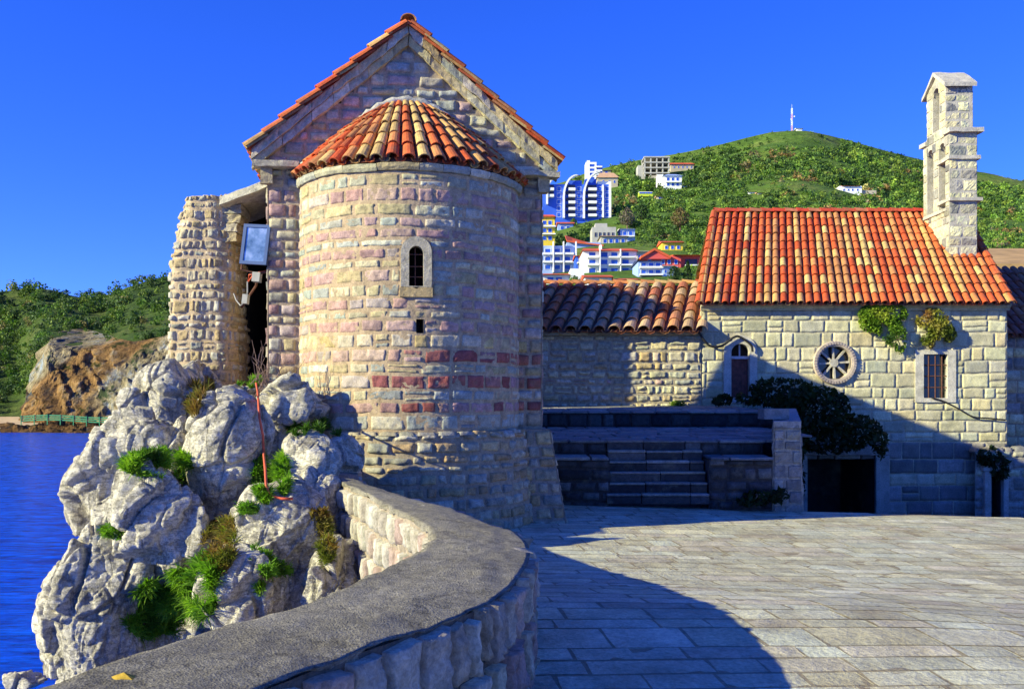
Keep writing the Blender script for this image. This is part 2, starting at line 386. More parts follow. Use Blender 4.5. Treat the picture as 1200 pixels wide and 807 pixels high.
# ------------------------------------------------------------------ barrel tiles
TILEC = [(.58, .10, .028), (.62, .14, .04), (.52, .085, .025), (.62, .24, .08), (.60, .33, .11), (.60, .40, .15), (.52, .22, .08), (.56, .12, .035)]
def tile(mb, p0, p1, side, nrm, r0, r1, col, conc=False, n=7, th=.014, hgt=.85):
    ring = []
    for p, r in ((p0, r0), (p1, r1)):
        for rr in (r, r-th):
            row = []
            for k in range(n+1):
                a = math.pi*k/n
                row.append(mb.vert(p+side*(rr*math.cos(a))+nrm*((-1 if conc else 1)*rr*hgt*math.sin(a)), col))
            ring.append(row)
    lo, li, uo, ui = ring
    for k in range(n):
        mb.face(lo[k], lo[k+1], uo[k+1], uo[k]); mb.face(li[k+1], li[k], ui[k], ui[k+1])
        mb.face(lo[k+1], lo[k], li[k], li[k+1])
def tile_roof(mb, P, ncol, nt_, seed, pal=TILEC, wmul=1.0, colskip=None, base=(.25, .1, .06), tone=1.0, colbias=True, under=True):
    rnd = random.Random(seed)
    for c in range(ncol+1):
        cu = c/ncol; bias = rnd.choice(pal)
        for kindc in (0, 1):
            if kindc == 1 and c == ncol: continue
            uu = cu+(0.5/ncol if kindc else 0)
            for t in range(nt_):
                t0 = t/nt_; t1 = min(1, (t+1.16)/nt_)
                if colskip and colskip(uu, (t0+t1)/2): continue
                p0 = P(uu, t0); p1 = P(uu, t1)
                e = .3/ncol
                sd = P(min(1, uu+e), t0)-P(max(0, uu-e), t0); width = sd.length/((min(1, uu+e)-max(0, uu-e))*ncol); sd.normalize()
                ax = (p1-p0).normalized(); nm = sd.cross(ax).normalized()
                if nm.z < 0: nm = -nm
                sd = (sd+ax*rnd.uniform(-.05, .05)).normalized()
                r = width*.36*wmul
                if kindc == 0:
                    col = bias if (colbias and rnd.random() < .62) else rnd.choice(pal)
                    k = tone*rnd.uniform(.8, 1.12); col = tuple(x*k for x in col)
                    off = nm*(.028+rnd.uniform(-.004, .008)); jx = sd*rnd.uniform(-.006, .006)
                    tile(mb, p0+off+nm*.022+jx-ax*rnd.uniform(0, .02), p1+off-nm*.006+jx, sd, nm, r*1.08, r*.88, col)
                else:
                    k = tone*rnd.uniform(.6, .9); col = tuple(x*k for x in rnd.choice(pal))
                    tile(mb, p0+nm*.045, p1+nm*.025, sd, nm, r*.95, r*.9, col, conc=True, n=4)
    if under:
        for c in range(ncol):
            for t in range(6):
                q = [P(c/ncol, t/6), P((c+1)/ncol, t/6), P((c+1)/ncol, (t+1)/6), P(c/ncol, (t+1)/6)]
                if colskip and colskip((c+.5)/ncol, (t+.5)/6): continue
                mb.quad(*q, base)

# ------------------------------------------------------------------ leaves and blades
def np_mesh(name, V, F, C, mat, parent=None):
    me = bpy.data.meshes.new(name); nv, nf, k = len(V), len(F), F.shape[1]
    me.vertices.add(nv); me.vertices.foreach_set('co', V.astype(np.float32).ravel())
    me.loops.add(nf*k); me.loops.foreach_set('vertex_index', F.astype(np.int32).ravel())
    me.polygons.add(nf); me.polygons.foreach_set('loop_start', np.arange(0, nf*k, k, dtype=np.int32))
    me.polygons.foreach_set('loop_total', np.full(nf, k, dtype=np.int32))
    me.update(calc_edges=True); me.validate()
    at = me.color_attributes.new('Col', 'FLOAT_COLOR', 'POINT')
    at.data.foreach_set('color', np.concatenate([C, np.ones((nv, 1))], 1).astype(np.float32).ravel())
    me.materials.append(mat)
    return link(bpy.data.objects.new(name, me), parent)
def leaf_mesh(name, pts, size, cols, mat, parent=None, seed=1, elong=1.6, up=0.0):
    rg = np.random.default_rng(seed); pts = np.asarray(pts); n = len(pts); cols = np.asarray(cols)
    size = np.broadcast_to(np.asarray(size), (n,))
    a = rg.normal(size=(n, 3)); a /= np.linalg.norm(a, axis=1)[:, None]
    b = rg.normal(size=(n, 3)); b[:, 2] += up; b -= a*np.sum(a*b, 1)[:, None]; b /= np.linalg.norm(b, axis=1)[:, None]
    s_ = (size*rg.uniform(.6, 1.3, n))[:, None]
    V = np.stack([pts-a*s_*elong*.5, pts+b*s_*.4, pts+a*s_*elong*.5, pts-b*s_*.4], 1).reshape(-1, 3)
    F = np.arange(4*n).reshape(n, 4)
    C = np.repeat(np.clip(cols*rg.uniform(.7, 1.3, n)[:, None], 0, 1), 4, 0)
    return np_mesh(name, V, F, C, mat, parent)
def blade_mesh(name, base, dirs, length, width, cols, mat, parent=None, seed=1, droop=.5):
    rg = np.random.default_rng(seed); n = len(base); base = np.asarray(base); d = np.asarray(dirs)
    d = d/np.linalg.norm(d, axis=1)[:, None]; L = np.broadcast_to(length, (n,))[:, None]*rg.uniform(.5, 1.25, n)[:, None]
    sd = np.cross(d, rg.normal(size=(n, 3))); sd /= np.linalg.norm(sd, axis=1)[:, None]; wv = width
    g = np.array([0, 0, -1.0])*droop
    m1 = base+d*L*.45+g*L*.06; m2 = base+d*L*.8+g*L*.22; tip = base+d*L+g*L*.4
    V = np.stack([base-sd*wv*.5, base+sd*wv*.5, m1+sd*wv*.5, m1-sd*wv*.5, m2+sd*wv*.38, m2-sd*wv*.38, tip+sd*wv*.1, tip-sd*wv*.1], 1).reshape(-1, 3)
    o = (np.arange(n)*8)[:, None]
    F = np.concatenate([o+np.array([[0, 1, 2, 3]]), o+np.array([[3, 2, 4, 5]]), o+np.array([[5, 4, 6, 7]])], 0)
    C = np.repeat(np.clip(np.asarray(cols)*rg.uniform(.7, 1.3, n)[:, None], 0, 1), 8, 0)
    return np_mesh(name, V, F, C, mat, parent)


# ================================================================== PLAZA, TERRACE, PARAPET
IN = [(-2.2, 1.1), (-1.32, 2.69), (-1.06, 3.32), (-.82, 3.71), (-.66, 4.27), (-.53, 4.85), (-.47, 5.3), (-.55, 5.86), (-.75, 6.45), (-.947, 6.99), (-1.3, 8.0), (-1.85, 9.49), (-2.2, 10.7)]
OUT = [(-1.62, .9), (-.753, 2.64), (-.472, 3.165), (-.226, 3.55), (-.03, 3.98), (.075, 4.5), (.122, 5.15), (.063, 5.78), (-.11, 6.2), (-.38, 6.95), (-.862, 7.84), (-1.45, 9.2), (-1.75, 10.8)]
def crom(P, n):
    P = [Vector((p[0], p[1], 0)) for p in P]; P = [P[0]*2-P[1]]+P+[P[-1]*2-P[-2]]; o = []
    for i in range(1, len(P)-2):
        for k in range(n):
            t = k/n; a, b, c, d = P[i-1:i+3]
            o.append(.5*((2*b)+(c-a)*t+(2*a-5*b+4*c-d)*t*t+(3*b-a-3*c+d)*t*t*t))
    o.append(P[-2]); return o
CI, CO = crom(IN, 10), crom(OUT, 10)
def out_x(y):
    for a, b in zip(CO, CO[1:]):
        if min(a.y, b.y) <= y <= max(a.y, b.y): return a.x+(b.x-a.x)*(y-a.y)/(b.y-a.y+1e-9)
    return -1.6 if y < 2 else -1.75
def gz(x, y): return -.03*max(0, x)+.16*(1-sstep(5, 10, y))+.09*math.exp(-((y-6.3)/1.2)**2)*(1-sstep(2.2, 5, x))  # last term: hump added to straighten the parapet's cast shadow edge
pa = Vector((-.122, .9925, 0)); pr_ = Vector((.9925, .122, 0))
def pave_map(u, v, wv):
    p = pr_*u+pa*v; return Vector((p.x, p.y, gz(p.x, p.y)+wv))
mb = MB(); rnd = random.Random(5)
v = -3.5
PAVE = [(.60, .57, .36), (.63, .60, .38), (.57, .55, .37), (.64, .59, .36), (.54, .51, .33), (.58, .58, .40), (.66, .63, .43), (.58, .52, .35)]
while v < 15.5:
    H = rnd.uniform(.2, .38); u = -4+rnd.uniform(-.5, 0)
    while u < 15:
        L = rnd.uniform(.25, .75); p = pr_*(u+L/2)+pa*(v+H/2)
        crest = 14.05
        if p.y < crest and (p.x > out_x(p.y)-.25):
            c = rnd.choice(PAVE); k = rnd.uniform(.85, 1.12)
            block(mb, pave_map, u+.002, u+L-.002, v+.002, v+H-.002, tuple(x*k for x in c), .1, .002, .002, rnd, .016, back=-.003, edge=.004)
        u += L
    v += H
kind(mb.build('plaza_paving', M_PAVE), 'structure')
mb = MB()
ys = [-8, -3.5, 0, 1, 2, 3, 4]+[4.5+.25*k for k in range(23)]+[11, 12, 14.12]
for y0, y1 in zip(ys, ys[1:]):
    x0, x1 = out_x(y0)-.3, out_x(y1)-.3
    xs = [0, max(.02, -x0/(30-x0))]; xs += [xs[1]+.02*k for k in range(1, 13)]+[.5, .75, 1]
    A = [(x0+(30-x0)*t, y0) for t in xs]; B = [(x1+(30-x1)*t, y1) for t in xs]
    for k in range(len(xs)-1):
        mb.quad(*[(p[0], p[1], gz(*p)-.0045) for p in (A[k], A[k+1], B[k+1], B[k])], (.33, .28, .17))
kind(mb.build('plaza_joint_bed', M_PAVE), 'structure')
mb = MB()
for (y0, z0), (y1, z1) in zip([(14.12, -.9), (14.14, -.3), (15.2, -.9), (17, -1.75), (36, -1.8)], [(14.14, -.3), (15.2, -.9), (17, -1.75), (36, -1.8), (36.5, -2.5)]):
    mb.quad((-4.5, y0, z0), (40, y0, z0-.6 if y0 < 16 else z0), (40, y1, z1-.6 if y1 < 16 else z1), (-4.5, y1, z1))
kind(mb.build('lower_lane', M_SOIL), 'structure')

# ---- parapet wall
par = thing('parapet_wall', 'low curving stone parapet with rough grey concrete top beside the paved plaza', 'parapet', (-.3, 5, 0))
TOPZ = .80
def curve_map(C, sign):
    acc = [0]
    for a, b in zip(C, C[1:]): acc.append(acc[-1]+(b-a).length)
    def f(u, v, wv):
        u = min(max(u, 0), acc[-1]-1e-6); lo, hi = 0, len(acc)-1
        while hi-lo > 1:
            m = (lo+hi)//2
            if acc[m] <= u: lo = m
            else: hi = m
        t = (u-acc[lo])/(acc[hi]-acc[lo]); p = C[lo].lerp(C[hi], t)
        def tn(i): return (C[min(i+1, len(C)-1)]-C[max(i-1, 0)]).normalized()
        d = tn(lo).lerp(tn(hi), t).normalized(); n = Vector((d.y, -d.x, 0))*sign
        return Vector((p.x, p.y, v))+n*wv
    return f, acc[-1]
fo, LO = curve_map(CO, 1); fi_, LI = curve_map(CI, -1)
mb = MB(); nU = len(CI)
rowsC = []
for i in range(nU):
    for sub in range(1):
        a, b = CI[i], CO[i]; row = []
        for k in range(25):
            t = k/24; p = a.lerp(b, t)
            d = (CO[min(i+1, nU-1)]-CO[max(i-1, 0)]).normalized(); nrm = Vector((d.y, -d.x, 0))
            j = 0
            if k in (0, 24): j = .05*noise.noise((p.x*5, p.y*5, k))+.025*noise.noise((p.x*17, p.y*17, k))
            p = p+nrm*(j+(-.06 if k == 24 else (.01 if k == 0 else 0)))
            z = TOPZ+.012*noise.noise((p.x*3, p.y*3, 1))+.010*noise.noise((p.x*11, p.y*11, 2))+.006*noise.noise((p.x*30, p.y*30, 2))-(.018 if k in (0, 24) else 0)-.045*t**3
            row.append(mb.vert((p.x, p.y, z), (.5, .5, .5)))
        rowsC.append(row)
for r0, r1 in zip(rowsC, rowsC[1:]):
    for k in range(24): mb.face(r0[k], r0[k+1], r1[k+1], r1[k])
for k in (0, 24):   # ragged rim of the coping
    prev = None
    for r0 in rowsC:
        p = Vector(mb.v[r0[k]]); q = mb.vert((p.x, p.y, p.z-.018-.012*noise.noise((p.x*9, p.y*9, 7))))
        if prev: mb.face(*( (prev[0], r0[k], q, prev[1]) if k == 0 else (r0[k], prev[0], prev[1], q)))
        prev = (r0[k], q)
mb.build('coping', M_CONC, par, smooth=True)
mb = MB()
def pk(u, r): return 'parapet'
rows = [(-.22, .02, pk), (.02, .26, pk), (.26, .50, pk), (.50, .755, pk)]
rnd = random.Random(8)
for v0, v1, k in rows:
    u = 0
    while u < LO-.05:
        L = rnd.uniform(.09, .22) if v1 > .7 else rnd.uniform(.10, .25)
        top = v1+.012+rnd.uniform(-.03, .022) if v1 > .7 else v1+rnd.uniform(-.02, .02)
        near = min(8.5, (fo(u, 0, 0)).length)
        block(mb, fo, u+.005, u+L-.005, v0+.008+rnd.uniform(-.02, .02), top-.006, pick(rnd, 'parapet'), .02 if near < 5.5 else .04, .014, .024, rnd, .026, back=-.11, edge=.008, rr_=.009)
        u += L
core(mb, fo, 0, LO, -.25, .745, .12, -.045, (.13, .11, .085))
mb.build('outer_face', M_STONE, par, smooth=True)
mb = MB()
masonry(mb, fi_, [(-.9, -.5, 'white'), (-.5, -.2, 'white'), (-.2, .06, 'white'), (.06, .3, 'white'), (.3, .54, 'white'), (.54, .76, 'white')], lambda v: [(0, LI)], lens=(.07, .2), cell=.04, gap=.014, prot=.028, rough=.016, jit=.02, seed=4)
core(mb, fi_, 0, LI, -1, .77, .15, -.02, (.34, .28, .2))
mb.build('inner_face', M_STONE, par, smooth=True)

# ---- terrace with steps
ter = thing('stone_terrace', 'two level stone terrace with a flight of steps and risers painted dark for their shade', 'terrace', (2, 14, 0))
def front(u0, u1, z0, z1, Y, seed, key='dark', h=.17, lens=(.2, .5)):
    mb = MB()
    f = lambda u, v, wv: Vector((u, Y-wv, v))
    masonry(mb, f, mkrows(z0, z1, h, key, seed), lambda v: [(u0, u1)], lens=lens, cell=.07, gap=.014, prot=.02, rough=.014, jit=.018, seed=seed)
    core(mb, f, u0, u1, z0, z1, .3, -.015, (.06, .055, .05)); mb.build('riser', M_STONE, ter, smooth=True)
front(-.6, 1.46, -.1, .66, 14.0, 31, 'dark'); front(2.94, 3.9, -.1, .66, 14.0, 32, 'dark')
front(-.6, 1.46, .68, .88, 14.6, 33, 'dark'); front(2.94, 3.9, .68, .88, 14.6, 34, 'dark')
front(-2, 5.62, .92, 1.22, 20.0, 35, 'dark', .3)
mb = MB()
def slabs(u0, u1, y0, y1, z0, z1, seed, lens=(.4, .9), d=.5, key='dull'):
    rnd = random.Random(seed); f = lambda u, v, wv: Vector((u, v, z0+(z1-z0)*(v-y0)/(y1-y0)+wv))
    rows_ = mkrows(y0, y1, d, key, seed)
    masonry(mb, f, rows_, lambda v: [(u0, u1)], lens=lens, cell=.2, gap=.012, prot=.006, rough=.01, jit=.012, seed=seed)
    mb.quad((u0, y0, z0-.02), (u1, y0, z0-.02), (u1, y1, z1-.02), (u0, y1, z1-.02), (.12, .11, .1))
slabs(-.6, 1.46, 13.93, 14.6, .68, .69, 41); slabs(2.94, 3.9, 13.93, 14.6, .68, .69, 42)
slabs(-2, 3.95, 14.55, 20, .905, .93, 43); slabs(-2, 5.6, 19.94, 24.1, 1.25, 1.33, 44)
slabs(3.96, 5.3, 16.5, 20, .905, .93, 47); slabs(3.96, 4.5, 14.6, 16.5, .904, .91, 48)
mb.box(-.6, 1.44, 14.05, 14.7, -.3, .64, (.1, .1, .1)); mb.box(2.96, 3.9, 14.05, 14.7, -.3, .64, (.1, .1, .1))
mb.box(-2, 3.9, 14.72, 20.2, -1.9, .87, (.1, .1, .1)); mb.box(-2, 5.6, 20.05, 24.2, -1.9, 1.2, (.1, .1, .1))
mb.build('paving', M_STONE, ter)
for k in range(6):
    mb = MB(); y0 = 13.92+.13*k; z1 = .152*(k+1); rnd = random.Random(60+k); u = 1.40 if k < 2 else 1.47
    while u < 2.92:
        L = min(rnd.uniform(.4, .8), 2.93-u)
        if 2.93-(u+L) < .2: L = 2.93-u
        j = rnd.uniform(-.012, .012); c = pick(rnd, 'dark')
        mb.box(u+.004, u+L-.004, y0+j, y0+.42, z1-.16, z1-.04, c); mb.box(u+.003, u+L-.003, y0+j-.015, y0+.42, z1-.039, z1+rnd.uniform(-.006, .006), pick(rnd, 'dull'))  # near-black risers under paler treads: shade of the steps put into colour
        u += L
    o = mb.build('step', M_STONE, ter)
    bv = o.modifiers.new('b', 'BEVEL'); bv.width = .015; bv.segments = 2
mb = MB()
f, LU, LV = quad_map((3.88, 14, -.2), (4.36, 14, -.2), (3.9, 14, 1.2), (4.3, 14, 1.2))
masonry(mb, f, mkrows(0, LV, .2, 'dull', 3), lambda v: [(0, LU)], lens=(.18, .34), cell=.05, prot=.018, rough=.014, jit=.014, seed=9)
core(mb, f, 0, LU, 0, LV, .2, -.012, MORTG)
f, LU, LV = quad_map((5.6, 20, -.2), (3.88, 14, -.2), (5.6, 20, 1.3), (3.9, 14, 1.2))
masonry(mb, f, mkrows(0, LV, .22, 'dull', 4), lambda v: [(0, LU)], lens=(.2, .5), cell=.1, seed=10)
core(mb, f, 0, LU, 0, LV, .3, -.012, MORTG)
f, LU, LV = quad_map((4.36, 14, -1.8), (6.1, 20, -1.8), (4.3, 14, 1.2), (6.05, 20, 1.3))
masonry(mb, f, mkrows(0, LV, .22, 'dull', 5), lambda v: [(0, LU)], lens=(.2, .5), cell=.1, seed=11)
core(mb, f, 0, LU, 0, LV, .3, -.012, MORTG)
mb.hexa([Vector(p) for p in ((3.9, 13.99, 1.12), (4.31, 13.99, 1.12), (6.05, 20, 1.2), (5.62, 20, 1.2), (3.9, 13.99, 1.22), (4.31, 13.99, 1.22), (6.05, 20, 1.32), (5.62, 20, 1.32))], (.34, .33, .3))
mb.hexa([Vector(p) for p in ((3.95, 14.05, -.2), (4.27, 14.05, -.2), (6.0, 19.9, -.2), (5.66, 19.9, -.2), (3.95, 14.05, 1.1), (4.27, 14.05, 1.1), (6.0, 19.9, 1.1), (5.66, 19.9, 1.1))], (.1, .1, .1))
mb.box(3.86, 4.24, 14.35, 14.75, 1.24, 1.4, (.26, .25, .23))
mb.build('end_wall', M_STONE, ter)

# ================================================================== CHAPEL WITH APSE
an = R(9); n_ = Vector((math.sin(an), -math.cos(an), 0)); r_ = Vector((math.cos(an), math.sin(an), 0)); a_ = -n_
CG = Vector((-1.33, 12.0, 0)); CA = CG+a_*.25+r_*.04; RA = 1.42; ZV = Vector((0, 0, 1))
cha = thing('stone_chapel', 'small stone chapel with a rounded apse banded in cream and red stone under clay tiles', 'chapel', (-1.33, 12, 0))
def apse_map(u, v, wv):
    t = u/RA; return CA+(n_*math.cos(t)+r_*math.sin(t))*(RA+wv)+ZV*v
def plinth_map(u, v, wv):
    t = u/1.56; rad = 1.50+.12*(1.19-v)/1.2+wv; return CA+(n_*math.cos(t)+r_*math.sin(t))*rad+ZV*v
def gable_map(u, v, wv): return CG+r_*u+n_*wv+ZV*v
yb = [204, 220, 238, 254, 267, 280, 290.5, 304, 315, 332, 348, 363, 374, 390, 408, 425, 438, 456, 470, 485, 505]
keys = ['cream', 'pink', 'cream', 'mix', 'pink', 'cream', 'pink', 'cream', 'pink', 'cream', 'pink', 'cream', 'pink', 'yellow', 'pinkred', 'cream', 'red', 'grey', 'red', 'grey']
zb = [EYE+(HY-y)/FPX*10.9 for y in yb]
def keyf(k):
    def g(u, rnd):
        if k == 'pinkred': return 'pink' if u < -.25 else ('red' if u > .35 else 'pinkred')
        if k == 'red': return ('cream' if u < -.55 else 'red') if rnd.random() > .1 else 'pink'
        if k == 'cream' and u > .5 and rnd.random() < .25: return 'pink'
        return k if rnd.random() > .06 else 'cream'
    return g
rowsA = [(zb[i+1], zb[i], keyf(keys[i])) for i in range(20)]
rowsA = [r if r[1] < 4.21 else (r[0], 4.21, r[2]) for r in rowsA]
umax = RA*R(81)
def hw_(v): return .18 if v < 3.265 else math.sqrt(max(1e-6, .18**2-(v-3.265)**2))
H1 = (-.175, .175, 2.76, 3.44); H2 = (.0, .085, 2.33, 2.49)
def iv(v, holes, a, b):
    I = [(a, b)]
    for h in holes:
        if h[2] < v < h[3]:
            I = [q for (s0, s1) in I for q in ((s0, min(s1, h[0])), (max(s0, h[1]), s1)) if q[1]-q[0] > .01]
    return I
mb = MB()
masonry(mb, apse_map, rowsA, lambda v: iv(v, ((-hw_(v), hw_(v), 2.74, 3.44), H2), -umax, umax), lens=(.17, .46), cell=.024, gap=.008, prot=.005, rough=.012, jit=.013, seed=21, split=.12)
core(mb, apse_map, -umax, umax, 1.1, 4.2, .08, -.006, (.46, .34, .2), ((-.12, .12, 2.8, 3.37), H2))
recess(mb, apse_map, H2[0], H2[1], H2[2], H2[3], 0, -.3, (.1, .08, .06))
mb.build('apse_wall', M_STONE, cha, smooth=True)
mb = MB()
masonry(mb, plinth_map, mkrows(-.15, 1.18, .125, 'rubble', 5), lambda v: [(-1.56*R(80), 1.56*R(84))], lens=(.13, .36), cell=.028, gap=.014, prot=.02, rough=.022, jit=.02, seed=23)
core(mb, plinth_map, -1.56*R(80), 1.56*R(84), -.2, 1.18, .12, -.008, (.36, .29, .19))
f = lambda u, v, wv: plinth_map(u, 1.18, v)+ZV*wv
masonry(mb, f, [(-.12, .03, 'rubble')], lambda v: [(-1.56*R(80), 1.56*R(84))], lens=(.15, .35), cell=.04, prot=.012, rough=.012, seed=24)
mb.build('apse_plinth', M_STONE, cha, smooth=True)
# gable wall with pilaster strips
mb = MB()
rp = [(zb[i+1], zb[i], keyf(keys[i])) for i in range(1, 20)]
rp = [(max(1.19, a), b, k) for a, b, k in rp if b > 1.2]
def gi(v):
    h = min(1.75, (6.05-v)/.86)
    return [(-h, h)] if v > 4.2 else [(-1.75, -1.385), (1.385, 1.75)]
masonry(mb, gable_map, rp, gi, lens=(.18, .38), cell=.04, gap=.013, prot=.016, rough=.012, jit=.012, seed=25)
masonry(mb, gable_map, mkrows(rp[0][1], 6.02, .15, ['mix', 'cream', 'grey', 'mix'], 6), gi, lens=(.16, .42), cell=.035, gap=.016, prot=.022, rough=.02, jit=.018, seed=26)
core(mb, gable_map, -1.75, 1.75, 1.1, 6.2, .15, -.012, MORT, inside=lambda u, v: abs(u) < (6.15-v)/.86)
mb.build('gable_wall', M_STONE, cha, smooth=True)
mb = MB()
LB = 8.0
for P, sd in (((gable_map(1.75, -1.8, 0), gable_map(1.75, -1.8, -LB), gable_map(1.75, 4.6, 0), gable_map(1.75, 4.6, -LB)), 71), ((gable_map(-1.75, -1.8, -LB), gable_map(-1.75, -1.8, 0), gable_map(-1.75, 4.6, -LB), gable_map(-1.75, 4.6, 0)), 72), ((gable_map(1.75, -1.8, -LB), gable_map(-1.75, -1.8, -LB), gable_map(1.75, 4.6, -LB), gable_map(-1.75, 4.6, -LB)), 73)):
    face_wall(mb, P, .2, ['cream', 'mix', 'pink'], (.25, .5), sd, cell=.12)
i = [mb.vert(gable_map(*p), PAL['cream'][0]) for p in ((1.75, 4.6, -LB), (-1.75, 4.6, -LB), (0, 6.1, -LB))]; mb.face(*i)
mb.build('nave_walls', M_STONE, cha)
# plinths under the pilasters
for s, uu in ((1, (1.36, 2.02, 1.83)), (-1, (1.4, 1.85, 1.8))):
    mb = MB(); a, b, c = uu
    if s > 0: Q = (gable_map(a, -.12, .36), gable_map(b, -.12, .34), gable_map(a, 1.17, .16), gable_map(c, 1.17, .14))
    else: Q = (gable_map(-b, -.12, .2), gable_map(-a, -.12, .2), gable_map(-c, 1.17, .12), gable_map(-a, 1.17, .12))
    face_wall(mb, Q, .16, 'rubble', (.14, .34), 80+s, mort=(.34, .28, .2), cell=.035, jit=.016, rough=.018)
    if s > 0:
        face_wall(mb, (Q[1], gable_map(b, -.12, -.6), Q[3], gable_map(c, 1.17, -.6)), .16, 'rubble', (.2, .4), 84, cell=.06)
        mb.quad(Q[2], Q[3], gable_map(c, 1.17, -.6), gable_map(a, 1.17, -.6), (.36, .33, .24))
    mb.build('pilaster_plinth', M_STONE, cha, smooth=True)
# rake mouldings and kneeler stones
def slopepos(s, k, up, wv):   # s: -1 left / +1 right, k 0 (eave) .. 1 (apex), up: above the wall's rake line
    return gable_map(s*1.93*(1-k), 4.40+1.66*k+up, wv)
for nm, up0, up1, w0, w1, pal_, seed in (('rake_moulding', .0, .12, -.02, .075, 'cream', 3), ('rake_bed', .125, .25, -.02, .105, 'rubwarm', 7)):
    for s in (-1, 1):
        mb = MB(); rnd = random.Random(seed+s); k = 0.0
        while k < .995:
            dk = min(rnd.uniform(.1, .2), 1-k)
            if 1-(k+dk) < .07: dk = 1-k
            j = rnd.uniform(-.012, .012); c = pick(rnd, pal_)
            k1 = k+dk-.003
            P = [slopepos(s, k, up0+j*.5, w1+j), slopepos(s, k1, up0+j*.5, w1+j), slopepos(s, k1, up0+j*.5, w0), slopepos(s, k, up0+j*.5, w0), slopepos(s, k, up1, w1+j), slopepos(s, k1, up1, w1+j), slopepos(s, k1, up1, w0), slopepos(s, k, up1, w0)]
            if s > 0: P = [P[q] for q in (1, 0, 3, 2, 5, 4, 7, 6)]
            mb.hexa(P, c); k += dk
        o = mb.build(nm, M_STONE, cha, fixn=True); roughen(o, .022 if nm == 'rake_bed' else .014, 5)
for s in (-1, 1):
    mb = MB(); M4 = Matrix.Translation(CG) @ Matrix(((r_.x, -n_.x, 0, 0), (r_.y, -n_.y, 0, 0), (0, 0, 1, 0), (0, 0, 0, 1)))
    x0, x1 = (1.42, 1.95) if s > 0 else (-1.9, -1.36)
    mb.box(x0, x1, -.20, .02, 4.43, 4.5, (.46, .41, .28), M4)
    x0, x1 = (1.68, 1.82) if s > 0 else (-1.82, -1.68)
    mb.box(x0, x1, -.10, .02, 4.24, 4.43, (.46, .38, .22), M4)
    o = mb.build('kneeler_stone', M_STONE, cha); roughen(o, .014, 5)
# main roof
mbr = MB()
for s in (-1, 1):
    def P(c, t, s=s): return gable_map(s*(1.95*(1-t)), 4.62+1.68*t, .12-8.34*c)
    tile_roof(mbr, P, 40, 9, 90+s)
    rnd = random.Random(97+s)
    for k in range(9):      # verge tiles
        p0 = gable_map(s*1.97*(1-k/9), 4.60+1.68*k/9+.02, .10); p1 = gable_map(s*1.97*(1-(k+1.15)/9), 4.60+1.68*(k+1.15)/9+.0, .10)
        ax = (p1-p0).normalized(); nm = ax.cross(n_).normalized(); nm = nm if nm.z > 0 else -nm
        c = rnd.choice(TILEC); tile(mbr, p0+nm*.02, p1, n_, nm, .085, .07, c)
    mbr.quad(gable_map(s*1.94, 4.57, .09), gable_map(s*1.94, 4.57, -LB-.2), gable_map(0, 6.25, -LB-.2), gable_map(0, 6.25, .09), (.3, .24, .16))
for k in range(22):
    p0 = gable_map(0, 6.31+.03, .16-k*.382); p1 = gable_map(0, 6.31, .16-k*.382-.43)
    tile(mbr, p0, p1, r_, ZV, .105, .09, random.Random(k).choice(TILEC))
mbr.build('nave_roof', M_TILE, cha, smooth=False)
# apse cornice and half-cone roof
mb = MB(); rnd = random.Random(12); t = -R(84)
while t < R(84):
    dt = rnd.uniform(.16, .34); t1 = min(t+dt, R(85)); c = pick(rnd, 'cream'); j = rnd.uniform(-.008, .008)
    ns = 4
    for q in range(ns):
        ta, tb = t+(t1-t-.004)*q/ns, t+(t1-t-.004)*(q+1)/ns
        def pp(tt, rad, z): return CA+(n_*math.cos(tt)+r_*math.sin(tt))*rad+ZV*z
        prof = [(1.40, 4.20+j), (1.445, 4.205+j), (1.465, 4.24+j), (1.468, 4.285+j), (1.40, 4.295)]
        for (ra, za), (rb, zz) in zip(prof, prof[1:]): mb.quad(pp(ta, ra, za), pp(tb, ra, za), pp(tb, rb, zz), pp(ta, rb, zz), c)
    t = t1
roughen(mb.build('apse_cornice', M_STONE, cha), .011, 1, 7)
mb = MB()
def PA(c, t):
    th = (c-.5)*2*R(88); u = 1.45*math.sin(th); ut = .41*u
    E = CA+(n_*math.cos(th)+r_*math.sin(th))*1.455+ZV*4.30
    T = gable_map(ut, 5.33-.24*(ut/.55)**2, .03)
    return E.lerp(T, t)+ZV*.05*math.sin(math.pi*t)
tile_roof(mb, PA, 25, 6, 44, wmul=1.12)
mb.build('apse_roof', M_TILE, cha)
mb = MB(); pts = []
for k in range(29):
    th = (k/28-.5)*2*R(86); ut = .41*1.45*math.sin(th)*1.02
    pts.append(gable_map(ut, 5.37-.24*(ut/.55)**2+.02*noise.noise((k*.7, 0, 0)), .03))
pts = [gable_map(-1.35, 4.45, .03), gable_map(-.95, 4.78, .03)]+pts+[gable_map(.95, 4.78, .03), gable_map(1.35, 4.45, .03)]
mb.tube(pts, [.05+.012*math.sin(k*2.1) for k in range(len(pts))], (.46, .44, .37), 8)
mb.build('mortar_flashing', M_STONE, cha, smooth=True)
